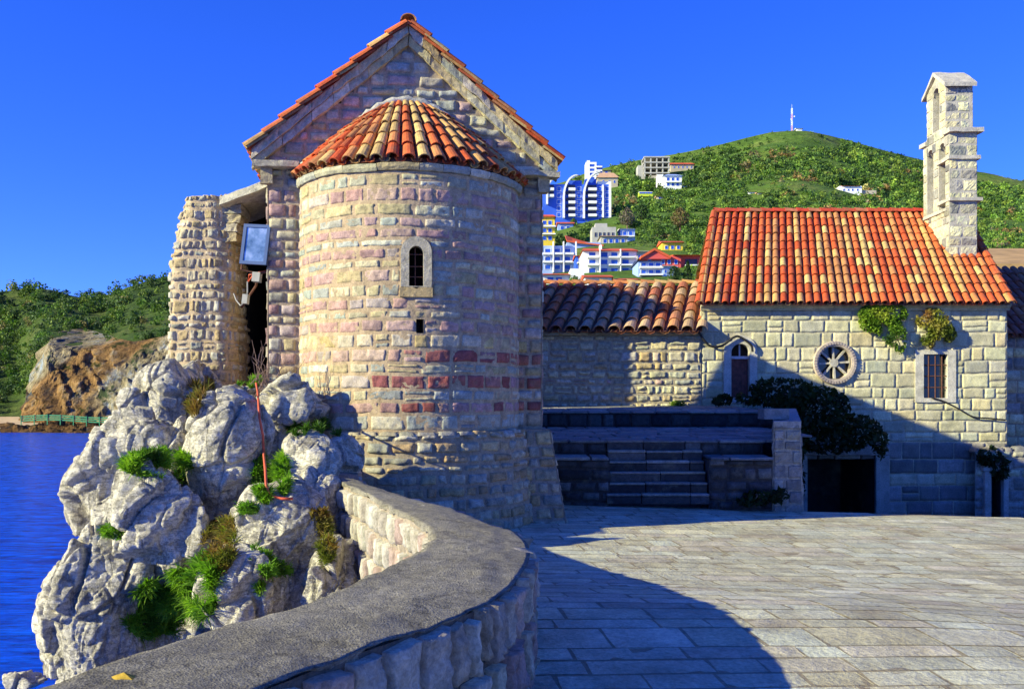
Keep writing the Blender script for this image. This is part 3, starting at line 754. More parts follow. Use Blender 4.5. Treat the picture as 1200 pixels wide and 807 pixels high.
# apse window
def arch(cu, v0, vs, hw, n=14):
    return [(cu-hw, v0), (cu+hw, v0)]+[(cu+hw*math.cos(math.pi*k/n), vs+hw*math.sin(math.pi*k/n)) for k in range(n+1)]
wf = lambda u, v, wv: CA+n_*(RA+wv)+r_*u+ZV*v
mb = MB(); mb.prism(arch(0, 2.86, 3.265, .178), [arch(0, 2.87, 3.25, .083)], wf, -.1, .022, (.50, .44, .30))
o = mb.build('window_surround', M_STONE, cha, fixn=True); bv = o.modifiers.new('b', 'BEVEL'); bv.width = .006; bv.segments = 2; bv.limit_method = 'ANGLE'
mb = MB(); mb.prism([(-.19, 2.745), (.19, 2.745), (.19, 2.855), (.05, 2.86), (0, 2.84), (-.05, 2.86), (-.19, 2.855)], [], wf, -.1, .02, (.52, .38, .17))
mb.build('window_sill', M_STONE, cha, fixn=True)
mb = MB(); recess(mb, apse_map, -.119, .119, 2.801, 3.369, -.06, -.5, (.035, .03, .025)); mb.build('window_recess', M_DARK, cha)
mb = MB()
for z in (2.98, 3.1, 3.24): mb.tube([wf(-.09, z, -.03), wf(.09, z, -.03)], .006)
mb.tube([wf(-.01, 2.87, -.035), wf(-.01, 3.33, -.035)], .006)
mb.build('window_grille', M_IRON, cha)

# ================================================================== RUINED PIER + PASSAGE
pier = thing('ruined_pier', 'tall ruined pier of rough rubble masonry standing on the rocks left of the chapel', 'ruined wall', (-4, 12.8, 1))
def pier_map(u, v, wv):
    th = u/.62-math.pi/2
    xl = interp(v, [(.8, -4.7), (1.9, -4.56), (3.4, -4.46), (4.0, -4.37), (4.3, -4.27)]); xr = interp(v, [(.8, -3.6), (1.9, -3.62), (4.1, -3.68), (4.3, -3.76)])
    cx, hx, hy = (xl+xr)/2, (xr-xl)/2, interp(v, [(.8, .6), (4.3, .45)])
    c, s = math.cos(th), math.sin(th); k = (abs(c)**4+abs(s)**4)**-.25
    d = Vector((c*k*hx, s*k*hy, 0)); nn = Vector((abs(c)**1.5*math.copysign(1, c), abs(s)**1.5*math.copysign(1, s), 0)).normalized()
    rough = .05*noise.noise((c*2.5, s*2.5, v*1.6))
    return Vector((cx, 12.65, v))+d+nn*(wv+rough)
UP = .62*math.pi
mb = MB()
masonry(mb, pier_map, mkrows(.8, 4.22, .135, 'rubwarm', 14, .4), lambda v: [(-UP, UP)], lens=(.08, .26), cell=.026, gap=.008, prot=.012, rough=.022, jit=.022, seed=51, split=.12)
core(mb, pier_map, -UP, UP, .7, 4.2, .1, -.010, (.50, .38, .23))
tf = lambda u, v, wv: Vector((u, v, 4.16+wv))
masonry(mb, tf, mkrows(12.3, 13.0, .22, 'rubwarm', 3), lambda v: [(-4.24, -3.78)], lens=(.14, .28), cell=.04, prot=.10, rough=.05, jit=.05, seed=52)
mb.build('masonry', M_STONE, pier, smooth=True)
mb = MB()
mb.hexa([(-3.74, 12.0, 4.05), (-3.0, 11.85, 4.28), (-3.0, 13.3, 4.28), (-3.74, 13.3, 4.05), (-3.74, 12.0, 4.14), (-3.0, 11.85, 4.37), (-3.0, 13.3, 4.37), (-3.74, 13.3, 4.14)], (.5, .46, .33))
o = mb.build('lintel_slab', M_STONE, pier); roughen(o, .016, 5)
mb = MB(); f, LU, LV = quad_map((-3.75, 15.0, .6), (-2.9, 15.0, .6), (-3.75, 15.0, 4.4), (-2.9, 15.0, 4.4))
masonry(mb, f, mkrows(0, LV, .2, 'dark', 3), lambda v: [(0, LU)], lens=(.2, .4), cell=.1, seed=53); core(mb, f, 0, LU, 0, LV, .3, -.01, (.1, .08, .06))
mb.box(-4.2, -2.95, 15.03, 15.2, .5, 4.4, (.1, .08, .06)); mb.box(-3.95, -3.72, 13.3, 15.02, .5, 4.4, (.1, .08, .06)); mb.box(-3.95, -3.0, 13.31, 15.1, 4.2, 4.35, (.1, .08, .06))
mb.build('passage_wall', M_DARK, pier)  # walls painted near-black to hold the shade inside the passage
# corbel stones at the pier's top right
mb = MB(); rnd = random.Random(4)
for k in range(4): mb.box(-3.8, -3.6+.02*k, 12.25, 12.7, 3.62+.12*k, 3.73+.12*k, pick(rnd, 'rubwarm'))
o = mb.build('corbel_stones', M_STONE, pier); roughen(o, .02, 4, 7)

# ---- floodlight
fl = thing('floodlight', 'rectangular floodlight with glass front mounted in the gap between ruined pier and chapel', 'floodlight', (-3.2, 11.75, 3.3))
Mf = Matrix.Translation(W(300, 287, 11.75)) @ Matrix.Rotation(R(-8), 4, 'Z') @ Matrix.Rotation(R(4), 4, 'Y') @ Matrix.Rotation(R(-7), 4, 'X')
mb = MB(); mb.hexa([Mf @ Vector(p) for p in ((-.16, 0, -.24), (.16, 0, -.24), (.11, .2, -.16), (-.11, .2, -.16), (-.16, 0, .24), (.16, 0, .24), (.11, .2, .16), (-.11, .2, .16))], (.3, .3, .3))
mb.build('housing', M_GREYMETAL, fl)
M_BLUEFRAME = mat_plain('blue_grey_metal', (.05, .09, .2), .4, .1)
mb = MB(); mb.prism([(-.175, -.255), (.175, -.255), (.175, .255), (-.175, .255)], [[(-.135, -.215), (.135, -.215), (.135, .215), (-.135, .215)]], lambda u, v, wv: Mf @ Vector((u, -wv, v)), 0, .035)
mb.build('glass_frame', M_BLUEFRAME, fl, fixn=True)
mgl, nt, n, l, b = newmat('lamp_glass_painted_reflection', .12, .6)
t = nnode(nt, 6, 4, .6); l.new(ramp(nt, t.outputs[0], [(.3, (.08, .16, .2)), (.5, (.28, .4, .43)), (.7, (.6, .68, .66))]), b.inputs['Base Color']); b.inputs['Metallic'].default_value = .55  # pale cyan patches paint the reflected sky into the base colour
mb = MB(); mb.box(-.136, .136, -.02, -.004, -.216, .216, (.5, .5, .5), Mf); mb.build('glass', mgl, fl)
mb = MB(); mb.tube([Mf @ Vector(p) for p in ((.19, .08, 0), (.2, .1, -.3), (0, .16, -.33), (-.2, .1, -.3), (-.19, .08, 0))], .014); mb.tube([Mf @ Vector((0, .16, -.33)), W(300, 335, 12.2), W(283, 360, 12.5)], .016); mb.build('bracket', M_IRON, fl)
mb = MB(); mb.box(-.05, .05, .1, .18, -.44, -.32, (.4, .4, .35), Mf); mb.build('junction_box', M_GREYMETAL, fl)
mb = MB(); mb.box(-.17, -.1, .15, .22, -.72, -.6, (.3, .2, .12), Mf); mb.build('junction_box', M_GREYMETAL, fl)
mb = MB(); mb.tube([W(318, 300, 11.95), W(319, 316, 11.9), W(305, 319, 11.85), W(292, 322, 11.9), W(290, 331, 11.95), W(297, 322, 11.88)], .011); mb.build('conduit', M_RED, fl)
mb = MB(); mb.tube([W(290, 330, 11.9), W(290, 343, 11.85), W(287, 354, 11.85), W(282, 358, 11.9), W(277, 352, 12), W(274, 344, 12.1)], .009); mb.build('cable', M_GREYMETAL, fl)

# ================================================================== TOWER BEHIND THE CHAPEL
keep = thing('stone_keep', 'plain square stone keep with flat top standing behind the chapel', 'tower', (-2.8, 22, -1.8))
mb = MB()
c4 = [(-4.5, 21.5, -1.8), (-2.23, 21.5, -1.8), (-2.2, 23.9, -1.8), (-4.5, 23.9, -1.8)]
for k in range(4):
    a, b = Vector(c4[k]), Vector(c4[(k+1) % 4]); face_wall(mb, (a, b, a+ZV*8.58, b+ZV*8.58), .3, ['cream', 'grey'], (.3, .7), 100+k, cell=.25)
mb.quad(*[Vector(p)+ZV*8.55 for p in c4], (.35, .33, .28))
mb.build('walls', M_STONE, keep)

# ================================================================== ANNEX WITH TILED ROOF
ann = thing('low_stone_annex', 'low rubble stone annex with a mossy clay tile roof behind the terrace', 'outbuilding', (1.5, 23, -1.8))
mb = MB()
af = lambda u, v, wv: Vector((u, 23.98-wv, v))
masonry(mb, af, mkrows(.9, 3.13, .235, ['rubwarm', 'ash', 'ash', 'mix'], 61, .35), lambda v: [(-2, 4.83)], lens=(.16, .5), cell=.045, gap=.022, prot=.03, rough=.022, jit=.035, seed=62, split=.2)
core(mb, af, -2, 4.83, -1.8, 3.16, .25, -.01, (.42, .36, .24))
mb.build('wall', M_STONE, ann, smooth=True)
mb = MB()
def PN(c, t):
    e = W(548+274*c, 388.5, 23.7); r = W(590+241*c, 334, 26.4); return e.lerp(r, t)
tile_roof(mb, PN, 16, 6, 63, pal=[(.52, .15, .05), (.55, .25, .1), (.54, .3, .14), (.5, .2, .1), (.54, .36, .2), (.42, .14, .07)], wmul=1.08)
for k in range(15):
    c0, c1 = k/15, (k+1.1)/15; p0, p1 = PN(min(c0, 1), 1), PN(min(c1, 1), 1)
    tile(mb, p0+ZV*.06, p1+ZV*.03, Vector((0, 1, 0)), ZV, .13, .11, random.Random(k).choice(TILEC[2:]))
mb.quad(PN(0, 1), PN(1, 1), PN(1, 1)+Vector((0, 2.5, -1.4)), PN(0, 1)+Vector((0, 2.5, -1.4)), (.3, .12, .06))
mb.build('roof', M_TILE, ann)
mb = MB(); rnd = random.Random(2); u = -2
while u < 4.8:
    L = min(rnd.uniform(.4, .9), 4.82-u); j = rnd.uniform(-.01, .01)
    mb.box(u, u+L-.008, 23.84+j, 23.98, 3.13+j, 3.2+j, pick(rnd, 'cream')); u += L
o = mb.build('eave_course', M_STONE, ann); bv = o.modifiers.new('b', 'BEVEL'); bv.width = .015; bv.segments = 2

# ================================================================== CHURCH
chu = thing('stone_church', 'cream ashlar stone church with orange barrel tile roof and round spoked window', 'church', (8.7, 24, -1.8))
XL, XR = 4.843, 12.66
def cf(u, v, wv): return Vector((u, 24-wv, v))
RW = (8.247, 2.427)
AH = (5.42, 6.25, 1.5, 3.1); SH = (10.42, 11.22, 1.45, 2.72); DH = (7.53, 9.27, -1.8, .07)
def ci(v):
    ah = .415 if v < 2.7 else math.sqrt(max(1e-6, .415**2-(v-2.7)**2))
    I = iv(v, ((5.836-ah, 5.836+ah, 1.5, 3.1), SH, DH), XL, XR)
    d = .52**2-(v-RW[1])**2
    if d > 0:
        h = math.sqrt(d); I = [q for (s0, s1) in I for q in ((s0, min(s1, RW[0]-h)), (max(s0, RW[0]+h), s1)) if q[1]-q[0] > .01]
    return I
mb = MB()
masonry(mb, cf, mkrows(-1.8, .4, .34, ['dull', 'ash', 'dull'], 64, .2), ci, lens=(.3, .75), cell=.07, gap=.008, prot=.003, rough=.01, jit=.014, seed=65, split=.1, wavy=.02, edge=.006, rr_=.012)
masonry(mb, cf, mkrows(.4, 3.78, .31, 'ash', 66, .25), lambda v: [q for q in ci(v)], lens=(.26, .72), cell=.05, gap=.007, prot=.003, rough=.008, jit=.016, seed=67, split=.12, wavy=.022, edge=.006, rr_=.012)
core(mb, cf, XL, XR, -1.8, 3.8, .4, -.013, (.50, .45, .30), ((5.56, 6.11, 1.54, 2.93), SH, DH, (RW[0]-.40, RW[0]+.40, RW[1]-.40, RW[1]+.40)))
recess(mb, cf, 5.561, 6.109, 1.541, 2.929, -.02, -.3, (.3, .28, .2)); recess(mb, cf, *SH, 0, -.35, (.3, .28, .2))
recess(mb, cf, *DH, 0, -2.5, (.06, .055, .05)); recess(mb, cf, RW[0]-.4, RW[0]+.4, RW[1]-.4, RW[1]+.4, 0, -.3, (.2, .18, .14))
mb.build('front_wall', M_ASH, chu, smooth=True)
EAVE = [W(820, 357, 23.72), W(1184, 357, 23.72)]; RIDGE = [W(838, 250, 27.5), W(1128, 250, 27.5)]
mb = MB()
bl = Vector((RIDGE[0].x-.1, 31, -1.8)); br = Vector((RIDGE[1].x+.2, 31, -1.8))
fr = Vector((XR, 24, -1.8)); flv = Vector((XL, 24, -1.8)); up = ZV*5.6
face_wall(mb, (fr, br, fr+up, br+up), .35, 'ash', (.4, .9), 68, cell=.3)
face_wall(mb, (bl, flv, bl+up, flv+up), .35, 'ash', (.4, .9), 69, cell=.3)
face_wall(mb, (br, bl, br+up, bl+up), .35, 'ash', (.4, .9), 70, cell=.3)
# gable triangles of the side walls
for a, b, c in ((fr, br, RIDGE[1]), (flv, bl, RIDGE[0])):
    i = [mb.vert(p, PAL['ash'][0]) for p in (a+up, b+up, c-ZV*.1)]; mb.face(*i)
o = mb.build('side_walls', M_ASH, chu)
mb = MB(); rnd = random.Random(3); u = XL-.03
while u < XR:
    L = min(rnd.uniform(.7, 1.5), XR+.05-u); c = pick(rnd, 'ash', .08); j = rnd.uniform(-.008, .008)
    prof = [(.0, 3.76), (.05, 3.765), (.07, 3.82), (.13, 3.86), (.14, 3.93), (.0, 3.93)]
    for (w0, z0), (w1, z1) in zip(prof, prof[1:]): mb.quad(cf(u, z0, w0+j), cf(u+L-.006, z0, w0+j), cf(u+L-.006, z1, w1+j), cf(u, z1, w1+j), c)
    u += L
mb.build('cornice', M_ASH, chu)
def PC(c, t): return EAVE[0].lerp(EAVE[1], c).lerp(RIDGE[0].lerp(RIDGE[1], c), t)
rf = MB()
tile_roof(rf, PC, 37, 11, 77, wmul=1.1)
rnd = random.Random(6)
for c, s in ((-.006, -1), (1.006, 1)):
    for k in range(11):
        p0, p1 = PC(c, k/11), PC(c, (k+1.16)/11); ax = (p1-p0).normalized(); nm = Vector((1, 0, 0)).cross(ax).normalized()
        tile(rf, p0+nm*.05, p1+nm*.02, Vector((1, 0, 0)), nm, .1, .08, rnd.choice(TILEC[:3]))
def PB(c, t): return Vector((bl.x+(br.x-bl.x)*c, 31.3, 3.7)).lerp(RIDGE[0].lerp(RIDGE[1], c), t)
tile_roof(rf, PB, 20, 6, 78)
roof = rf.build('roof', M_TILE, chu)
mb = MB()
nR = 19
for k in range(nR):
    p0 = RIDGE[0].lerp(RIDGE[1], k/nR*.9-.005)+ZV*.05; p1 = RIDGE[0].lerp(RIDGE[1], (k+1.1)/nR*.9)+ZV*.03
    c = random.Random(k+50).choice([(.55, .06, .03), (.5, .08, .04), (.5, .16, .08)]); tile(mb, p0, p1, Vector((0, 1, 0)), ZV, .14, .125, c)
mb.build('ridge_tiles', M_TILE, roof)
# --- bell gable
XB0, XB1 = 11.87, 12.64
bell = MB()
lf = lambda u, v, wv: Vector((XB0-wv, u, v)); rf_ = lambda u, v, wv: Vector((XB1+wv, u, v))
outl = [(25.5, 4.4), (27.1, 4.4), (27.1, 8.74), (26.87, 8.92), (26.87, 10.15), (26.3, 10.5), (25.73, 10.15), (25.73, 8.92), (25.5, 8.74)]
holes = [arch(25.93, 6.73, 8.35, .2, 10), arch(26.66, 6.73, 8.35, .2, 10), arch(26.3, 8.98, 9.98, .2, 10)]
bell.prism(outl, holes, lambda u, v, wv: Vector((XB0+wv, u, v)), 0.012, XB1-XB0-.012, (.48, .44, .35))
def bi(v):
    lo, hi = (25.5, 27.1) if v < 8.75 else ((25.73, 26.87) if v < 10.1 else (25.73+(v-10.1)*1.5, 26.87-(v-10.1)*1.5))
    I = [(lo, hi)]
    for (cu, v0, vs, hw) in ((25.93, 6.73, 8.35, .2), (26.66, 6.73, 8.35, .2), (26.3, 8.98, 9.98, .2)):
        if v0 < v < vs+hw:
            h = hw+.02 if v < vs else math.sqrt(max(0, (hw+.02)**2-(v-vs)**2))
            I = [q for (s0, s1) in I for q in ((s0, min(s1, cu-h)), (max(s0, cu+h), s1)) if q[1]-q[0] > .01]
    return I
BP = lambda u, r: r.choice(['ash', 'ash', 'dull'])
masonry(bell, lf, mkrows(4.4, 10.3, .27, BP, 5), lambda v: [(a, b) for a, b in bi(v)], lens=(.2, .45), cell=.07, prot=.012, rough=.016, jit=.015, seed=81)
masonry(bell, rf_, mkrows(4.4, 10.3, .27, BP, 5), lambda v: [(a, b) for a, b in bi(v)], lens=(.2, .45), cell=.12, prot=.012, rough=.012, jit=.01, seed=82)
ef = lambda u, v, wv: Vector((u, 25.5-wv, v)); ef2 = lambda u, v, wv: Vector((u, 25.73-wv, v))
masonry(bell, ef, mkrows(4.4, 8.7, .3, BP, 6), lambda v: [(XB0, XB1)], lens=(.3, .5), cell=.05, gap=.016, prot=.016, rough=.018, jit=.02, seed=83)
masonry(bell, ef2, mkrows(8.9, 10.12, .26, BP, 7), lambda v: [(XB0, XB1-.1)], lens=(.3, .5), cell=.05, gap=.016, prot=.016, rough=.018, jit=.02, seed=84)
bo = bell.build('bell_gable', M_ASH, chu)
def mould(P):
    mb = MB(); mb.hexa([Vector(p) for p in P], (.5, .46, .37)); o = mb.build('moulding', M_ASH, bo); roughen(o, .014, 4, 4)
def mbox(x0, x1, y0, y1, z0, z1): mould([(x0, y0, z0), (x1, y0, z0), (x1, y1, z0), (x0, y1, z0), (x0, y0, z1), (x1, y0, z1), (x1, y1, z1), (x0, y1, z1)])
for z0, z1, o_, y0 in ((6.86, 6.95, .1, 25.5), (8.0, 8.1, .07, 25.5)): mbox(XB0-.03, XB1+o_, y0-o_, y0+.7, z0, z1)
mbox(XB0-.06, XB1+.12, 25.36, 25.75, 8.72, 8.84); mbox(XB0-.06, XB1+.12, 26.85, 27.24, 8.72, 8.84)
for s in (-1, 1):
    y0 = 26.3+s*.72
    P = [(XB0-.08, y0, 10.02), (XB1+.04, y0, 10.02), (XB1+.04, 26.3, 10.52), (XB0-.08, 26.3, 10.52)]
    P = P if s < 0 else [P[1], P[0], P[3], P[2]]
    mould(P+[(p[0], p[1], p[2]+.11) for p in P])
for cy in (25.93, 26.66): mbox(XB0-.05, XB0+.2, cy-.36, cy+.36, 6.62, 6.70)

# --- windows and doors
M_GLASS = mat_plain('dark_window_glass', (.02, .025, .025), .15, .3, 4, .6)
def ring(mb, c, r0, r1, w0, w1, col, n=40, segs=None, rnd=None):
    for k in range(n):
        a0, a1 = 2*math.pi*k/n, 2*math.pi*(k+1)/n
        prof = [(r0, w0), (r0, w1*.8), (r0+.05, w1), (r1-.08, w1), (r1, w0+.02)]
        for (ra, wa), (rb, wb) in zip(prof, prof[1:]):
            g = lambda a, r_2, wv: cf(c[0]+r_2*math.cos(a), c[1]+r_2*math.sin(a), wv)
            mb.quad(g(a0, ra, wa), g(a0, rb, wb), g(a1, rb, wb), g(a1, ra, wa), col)
mb = MB(); ring(mb, RW, .43, .62, -.25, .06, (.46, .38, .32))
rnd = random.Random(1)
for k in range(44):
    a = 2*math.pi*k/44; p = cf(RW[0]+.505*math.cos(a), RW[1]+.505*math.sin(a), .06)
    M = Matrix.Translation(p) @ Matrix.Rotation(-a, 4, 'Y'); mb.box(-.035, .035, -.02, .02, -.022, .022, (.46, .38, .32), M)
rw = mb.build('round_window_frame', M_ASH, chu, smooth=False)
mb = MB(); mb.quad(*[cf(RW[0]+a, RW[1]+b, -.2) for a, b in ((-.44, -.44), (.44, -.44), (.44, .44), (-.44, .44))]); mb.build('pane', M_GLASS, rw)
for k in range(8):
    a = math.pi*k/4+.06; d = Vector((math.cos(a), 0, math.sin(a))); s_ = Vector((-d.z, 0, d.x)); c = cf(*RW, -.1)
    mb = MB(); P = []
    for yy in (0.05, -.05): P += [c+d*.08+s_*.022+Vector((0, yy, 0)), c+d*.08-s_*.022+Vector((0, yy, 0)), c+d*.43-s_*.028+Vector((0, yy, 0)), c+d*.43+s_*.028+Vector((0, yy, 0))]
    mb.hexa(P, (.5, .46, .36)); mb.build('spoke', M_ASH, rw, fixn=True)
mb = MB(); mb.prism([(RW[0]+.11*math.cos(k*.5236), RW[1]+.11*math.sin(k*.5236)) for k in range(12)], [], cf, -.16, -.03, (.5, .46, .36)); mb.build('hub', M_ASH, rw, fixn=True)
# square barred window
mb = MB(); mb.prism([(10.30, 1.42), (11.34, 1.42), (11.34, 2.76), (10.30, 2.76)], [[(10.516, 1.53), (11.127, 1.53), (11.127, 2.645), (10.516, 2.645)]], cf, -.12, .03, (.58, .54, .43))
sw = mb.build('square_window_frame', M_ASH, chu, fixn=True); bv = sw.modifiers.new('b', 'BEVEL'); bv.width = .012; bv.segments = 2; bv.limit_method = 'ANGLE'
mb = MB(); mb.quad(*[cf(a, b, -.2) for a, b in ((10.45, 1.47), (11.2, 1.47), (11.2, 2.7), (10.45, 2.7))]); mb.build('pane', M_GLASS, sw)
mb = MB()
for z in (1.8, 2.09, 2.37): mb.tube([cf(10.51, z, -.03), cf(11.13, z, -.03)], .014)
for x in (10.66, 10.83, 11.0): mb.tube([cf(x, 1.52, -.02), cf(x, 2.65, -.02)], .014)
mb.build('iron_bars', M_IRON, sw)
# arched doorway with shutters
AC = 5.836
mb = MB(); mb.prism(arch(AC, 1.40, 2.7, .43), [arch(AC, 1.52, 2.68, .235)], cf, -.2, .035, (.57, .53, .42))
ad = mb.build('arched_door_frame', M_ASH, chu, fixn=True); bv = ad.modifiers.new('b', 'BEVEL'); bv.width = .012; bv.segments = 2; bv.limit_method = 'ANGLE'
mb = MB(); mb.quad(*[cf(a, b, -.25) for a, b in ((AC-.4, 1.45), (AC+.4, 1.45), (AC+.4, 3.05), (AC-.4, 3.05))]); mb.build('dark_opening', M_DARK, ad)
for x0, x1 in ((-.225, -.09), (-.085, .05), (.055, .215)):
    mb = MB(); mb.box(AC+x0, AC+x1, 24.12, 24.16, 1.53, 2.55); o = mb.build('door_board', M_WOOD, ad)
mb = MB(); mb.box(AC-.235, AC+.235, 24.08, 24.12, 2.53, 2.6); mb.box(AC-.015, AC+.02, 24.08, 24.12, 2.601, 2.9); mb.build('fanlight_bar', M_ASH, ad)
# dark lower doorway
mb = MB(); mb.box(9.27, 9.62, 23.9, 24.1, -1.8, .07, (.42, .39, .31)); mb.box(7.3, 9.62, 23.9, 24.1, .072, .3, (.38, .35, .28)); mb.box(7.25, 7.53, 23.9, 24.1, -1.8, .07, (.4, .37, .3))
o = mb.build('doorway_frame', M_ASH, chu); bv = o.modifiers.new('b', 'BEVEL'); bv.width = .02; bv.segments = 2

# --- cables on the walls
def cable(name, label, pts, r=.022):
    mb = MB(); P = [W(*p) for p in pts]; o = []
    C_ = [P[0]*2-P[1]]+P+[P[-1]*2-P[-2]]
    for i in range(1, len(C_)-2):
        a, b, c, d = C_[i-1:i+3]
        for k in range(6):
            t = k/6; o.append(.5*((2*b)+(c-a)*t+(2*a-5*b+4*c-d)*t*t+(3*b-a-3*c+d)*t**3))
    o.append(P[-1]); mb.tube(o, r); return tag(mb.build(name, M_CABLE, smooth=True), label, 'cable')
cable('wall_cable', 'thick black cable looping from the annex eave over the arched church door', [(818, 386, 23.8), (822, 394, 23.85), (832, 405, 23.9), (846, 405, 23.9), (860, 395, 23.88), (868, 395, 23.88), (880, 404, 23.88), (882, 412, 23.9)], .03)
cable('wall_cable', 'thin black cable running from the barred square window to the church corner', [(1092, 466, 23.93), (1106, 470, 23.93), (1122, 478, 23.93), (1140, 488, 23.93), (1160, 490, 23.93), (1178, 492, 23.93)], .02)

# --- lower courtyard wall at the right with a small doorway
cw = thing('courtyard_wall', 'low shaded rubble wall with a narrow doorway at the right corner of the church', 'wall', (14, 23.6, -1.8))
mb = MB(); wf2 = lambda u, v, wv: Vector((u, 23.55-wv, v)); DD = (11.98, 12.26, -1.8, -.36)
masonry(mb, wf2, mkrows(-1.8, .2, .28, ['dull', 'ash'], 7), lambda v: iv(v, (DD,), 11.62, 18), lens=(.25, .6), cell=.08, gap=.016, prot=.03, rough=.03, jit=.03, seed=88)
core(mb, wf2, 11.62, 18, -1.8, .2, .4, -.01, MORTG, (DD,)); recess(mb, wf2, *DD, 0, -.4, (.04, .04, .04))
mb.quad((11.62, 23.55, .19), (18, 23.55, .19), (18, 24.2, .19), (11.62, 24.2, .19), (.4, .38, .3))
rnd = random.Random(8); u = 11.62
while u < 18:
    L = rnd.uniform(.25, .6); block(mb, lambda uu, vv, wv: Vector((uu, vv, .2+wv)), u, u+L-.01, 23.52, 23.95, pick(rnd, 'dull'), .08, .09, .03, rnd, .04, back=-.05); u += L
mb.build('wall', M_STONE, cw, smooth=True)
mb = MB(); mb.box(11.8, 11.97, 23.42, 23.7, -1.8, -.3, (.5, .46, .37)); mb.box(12.27, 12.4, 23.42, 23.7, -1.8, -.3, (.5, .46, .37)); mb.box(11.75, 12.45, 23.4, 23.7, -.297, -.16, (.45, .42, .33))
o = mb.build('door_frame', M_ASH, cw); bv = o.modifiers.new('b', 'BEVEL'); bv.width = .02; bv.segments = 2

# --- shaded house on the right
sh = thing('shaded_house', 'stone house in shadow with a dark tile roof right of the church', 'house', (17, 26, -1.8))
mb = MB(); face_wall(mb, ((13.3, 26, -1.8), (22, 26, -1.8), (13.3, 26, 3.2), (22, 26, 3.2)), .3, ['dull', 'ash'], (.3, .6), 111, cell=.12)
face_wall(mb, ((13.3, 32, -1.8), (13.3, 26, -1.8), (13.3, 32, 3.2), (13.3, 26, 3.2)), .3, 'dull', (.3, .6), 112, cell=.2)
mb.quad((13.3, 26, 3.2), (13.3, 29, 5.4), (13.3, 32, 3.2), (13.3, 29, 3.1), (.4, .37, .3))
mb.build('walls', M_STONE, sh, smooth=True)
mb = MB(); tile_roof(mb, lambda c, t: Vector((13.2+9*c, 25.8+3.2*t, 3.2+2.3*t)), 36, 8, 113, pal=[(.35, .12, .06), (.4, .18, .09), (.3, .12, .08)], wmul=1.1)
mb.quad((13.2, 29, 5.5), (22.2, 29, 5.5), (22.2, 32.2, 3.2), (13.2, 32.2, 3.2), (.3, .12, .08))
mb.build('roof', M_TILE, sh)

# --- plants on the church
def leafcloud(blobs, n, rnd):
    P = []
    for _ in range(n):
        b = rnd.choices(blobs, [max(.001, q[1].x*q[1].z) for q in blobs])[0]
        while True:
            d = Vector((rnd.uniform(-1, 1), rnd.uniform(-1, 1), rnd.uniform(-1, 1)))
            if d.length < 1: break
        d = d*(d.length**-.35 if d.length > 0 else 1)
        p = b[0]+Vector((d.x*b[1].x, d.y*b[1].y, d.z*b[1].z))
        if noise.noise(p*3.1) > -.22: P.append(p)
    return P
def lcols(P, pal, sc, seed):
    o = []
    for p in P:
        t = .5+.9*noise.noise(Vector(p)*sc+Vector((seed, 0, 0))); t = min(.999, max(0, t)); k = t*(len(pal)-1); i = int(k)
        o.append([pal[i][q]+(pal[i+1][q]-pal[i][q])*(k-i) for q in range(3)])
    return o
GREEN = [(.05, .11, .012), (.10, .2, .015), (.19, .3, .02), (.3, .36, .04)]
GOLD = [(.09, .13, .015), (.2, .22, .025), (.32, .26, .05), (.25, .12, .03)]
rnd = random.Random(17)
def hang(name, label, blobs, n, pal, size, cat, seed, mat=M_LEAF, group=None):
    P = leafcloud(blobs, n, rnd); t = thing(name, label, cat, tuple(blobs[0][0]), group)
    leaf_mesh('leaves', [tuple(p) for p in P], size, lcols(P, pal, 2.5, seed), mat, t, seed, 1.7)
    mb = MB()
    for b in blobs[:6]:
        q = b[0]; mb.tube([blobs[0][0]+Vector((0, .05, blobs[0][1].z*.5)), (blobs[0][0]+q)/2+Vector((rnd.uniform(-.05, .05), 0, .05)), q], .012)
    mb.build('stems', M_TWIG, t); return t
V3 = Vector
hang('hanging_plant', 'bright green caper like bush hanging from the church eave, left of the pair', [(W(1035, 368, 23.86), V3((.65, .12, .32))), (W(1022, 376, 23.86), V3((.35, .12, .3))), (W(1048, 392, 23.8), V3((.32, .14, .3))), (W(1055, 405, 23.85), V3((.14, .1, .22))), (W(1040, 382, 23.86), V3((.4, .12, .3)))], 5200, GREEN, .05, 'plant', 3)
hang('hanging_plant', 'yellowing bush hanging from the church eave, right of the pair', [(W(1092, 374, 23.86), V3((.42, .12, .3))), (W(1100, 386, 23.8), V3((.4, .14, .28))), (W(1088, 396, 23.85), V3((.2, .1, .3))), (W(1112, 392, 23.85), V3((.2, .1, .2)))], 3600, GOLD, .048, 'plant', 5)
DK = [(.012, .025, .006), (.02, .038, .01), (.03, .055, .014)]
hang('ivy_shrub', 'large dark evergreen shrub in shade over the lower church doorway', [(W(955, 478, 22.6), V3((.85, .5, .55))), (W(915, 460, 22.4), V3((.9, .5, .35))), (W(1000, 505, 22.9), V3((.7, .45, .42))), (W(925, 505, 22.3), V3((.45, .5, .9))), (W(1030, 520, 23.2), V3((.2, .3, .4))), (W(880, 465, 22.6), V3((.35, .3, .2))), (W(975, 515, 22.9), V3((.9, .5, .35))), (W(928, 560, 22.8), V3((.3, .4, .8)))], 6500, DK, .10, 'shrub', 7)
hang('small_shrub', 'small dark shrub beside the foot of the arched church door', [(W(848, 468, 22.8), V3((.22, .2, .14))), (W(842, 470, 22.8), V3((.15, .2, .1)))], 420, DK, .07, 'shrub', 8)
hang('small_shrub', 'dark creeping plant at the foot of the terrace end wall', [(W(885, 584, 13.85), V3((.28, .12, .12))), (W(915, 582, 13.8), V3((.15, .1, .13)))], 500, DK, .06, 'shrub', 9)
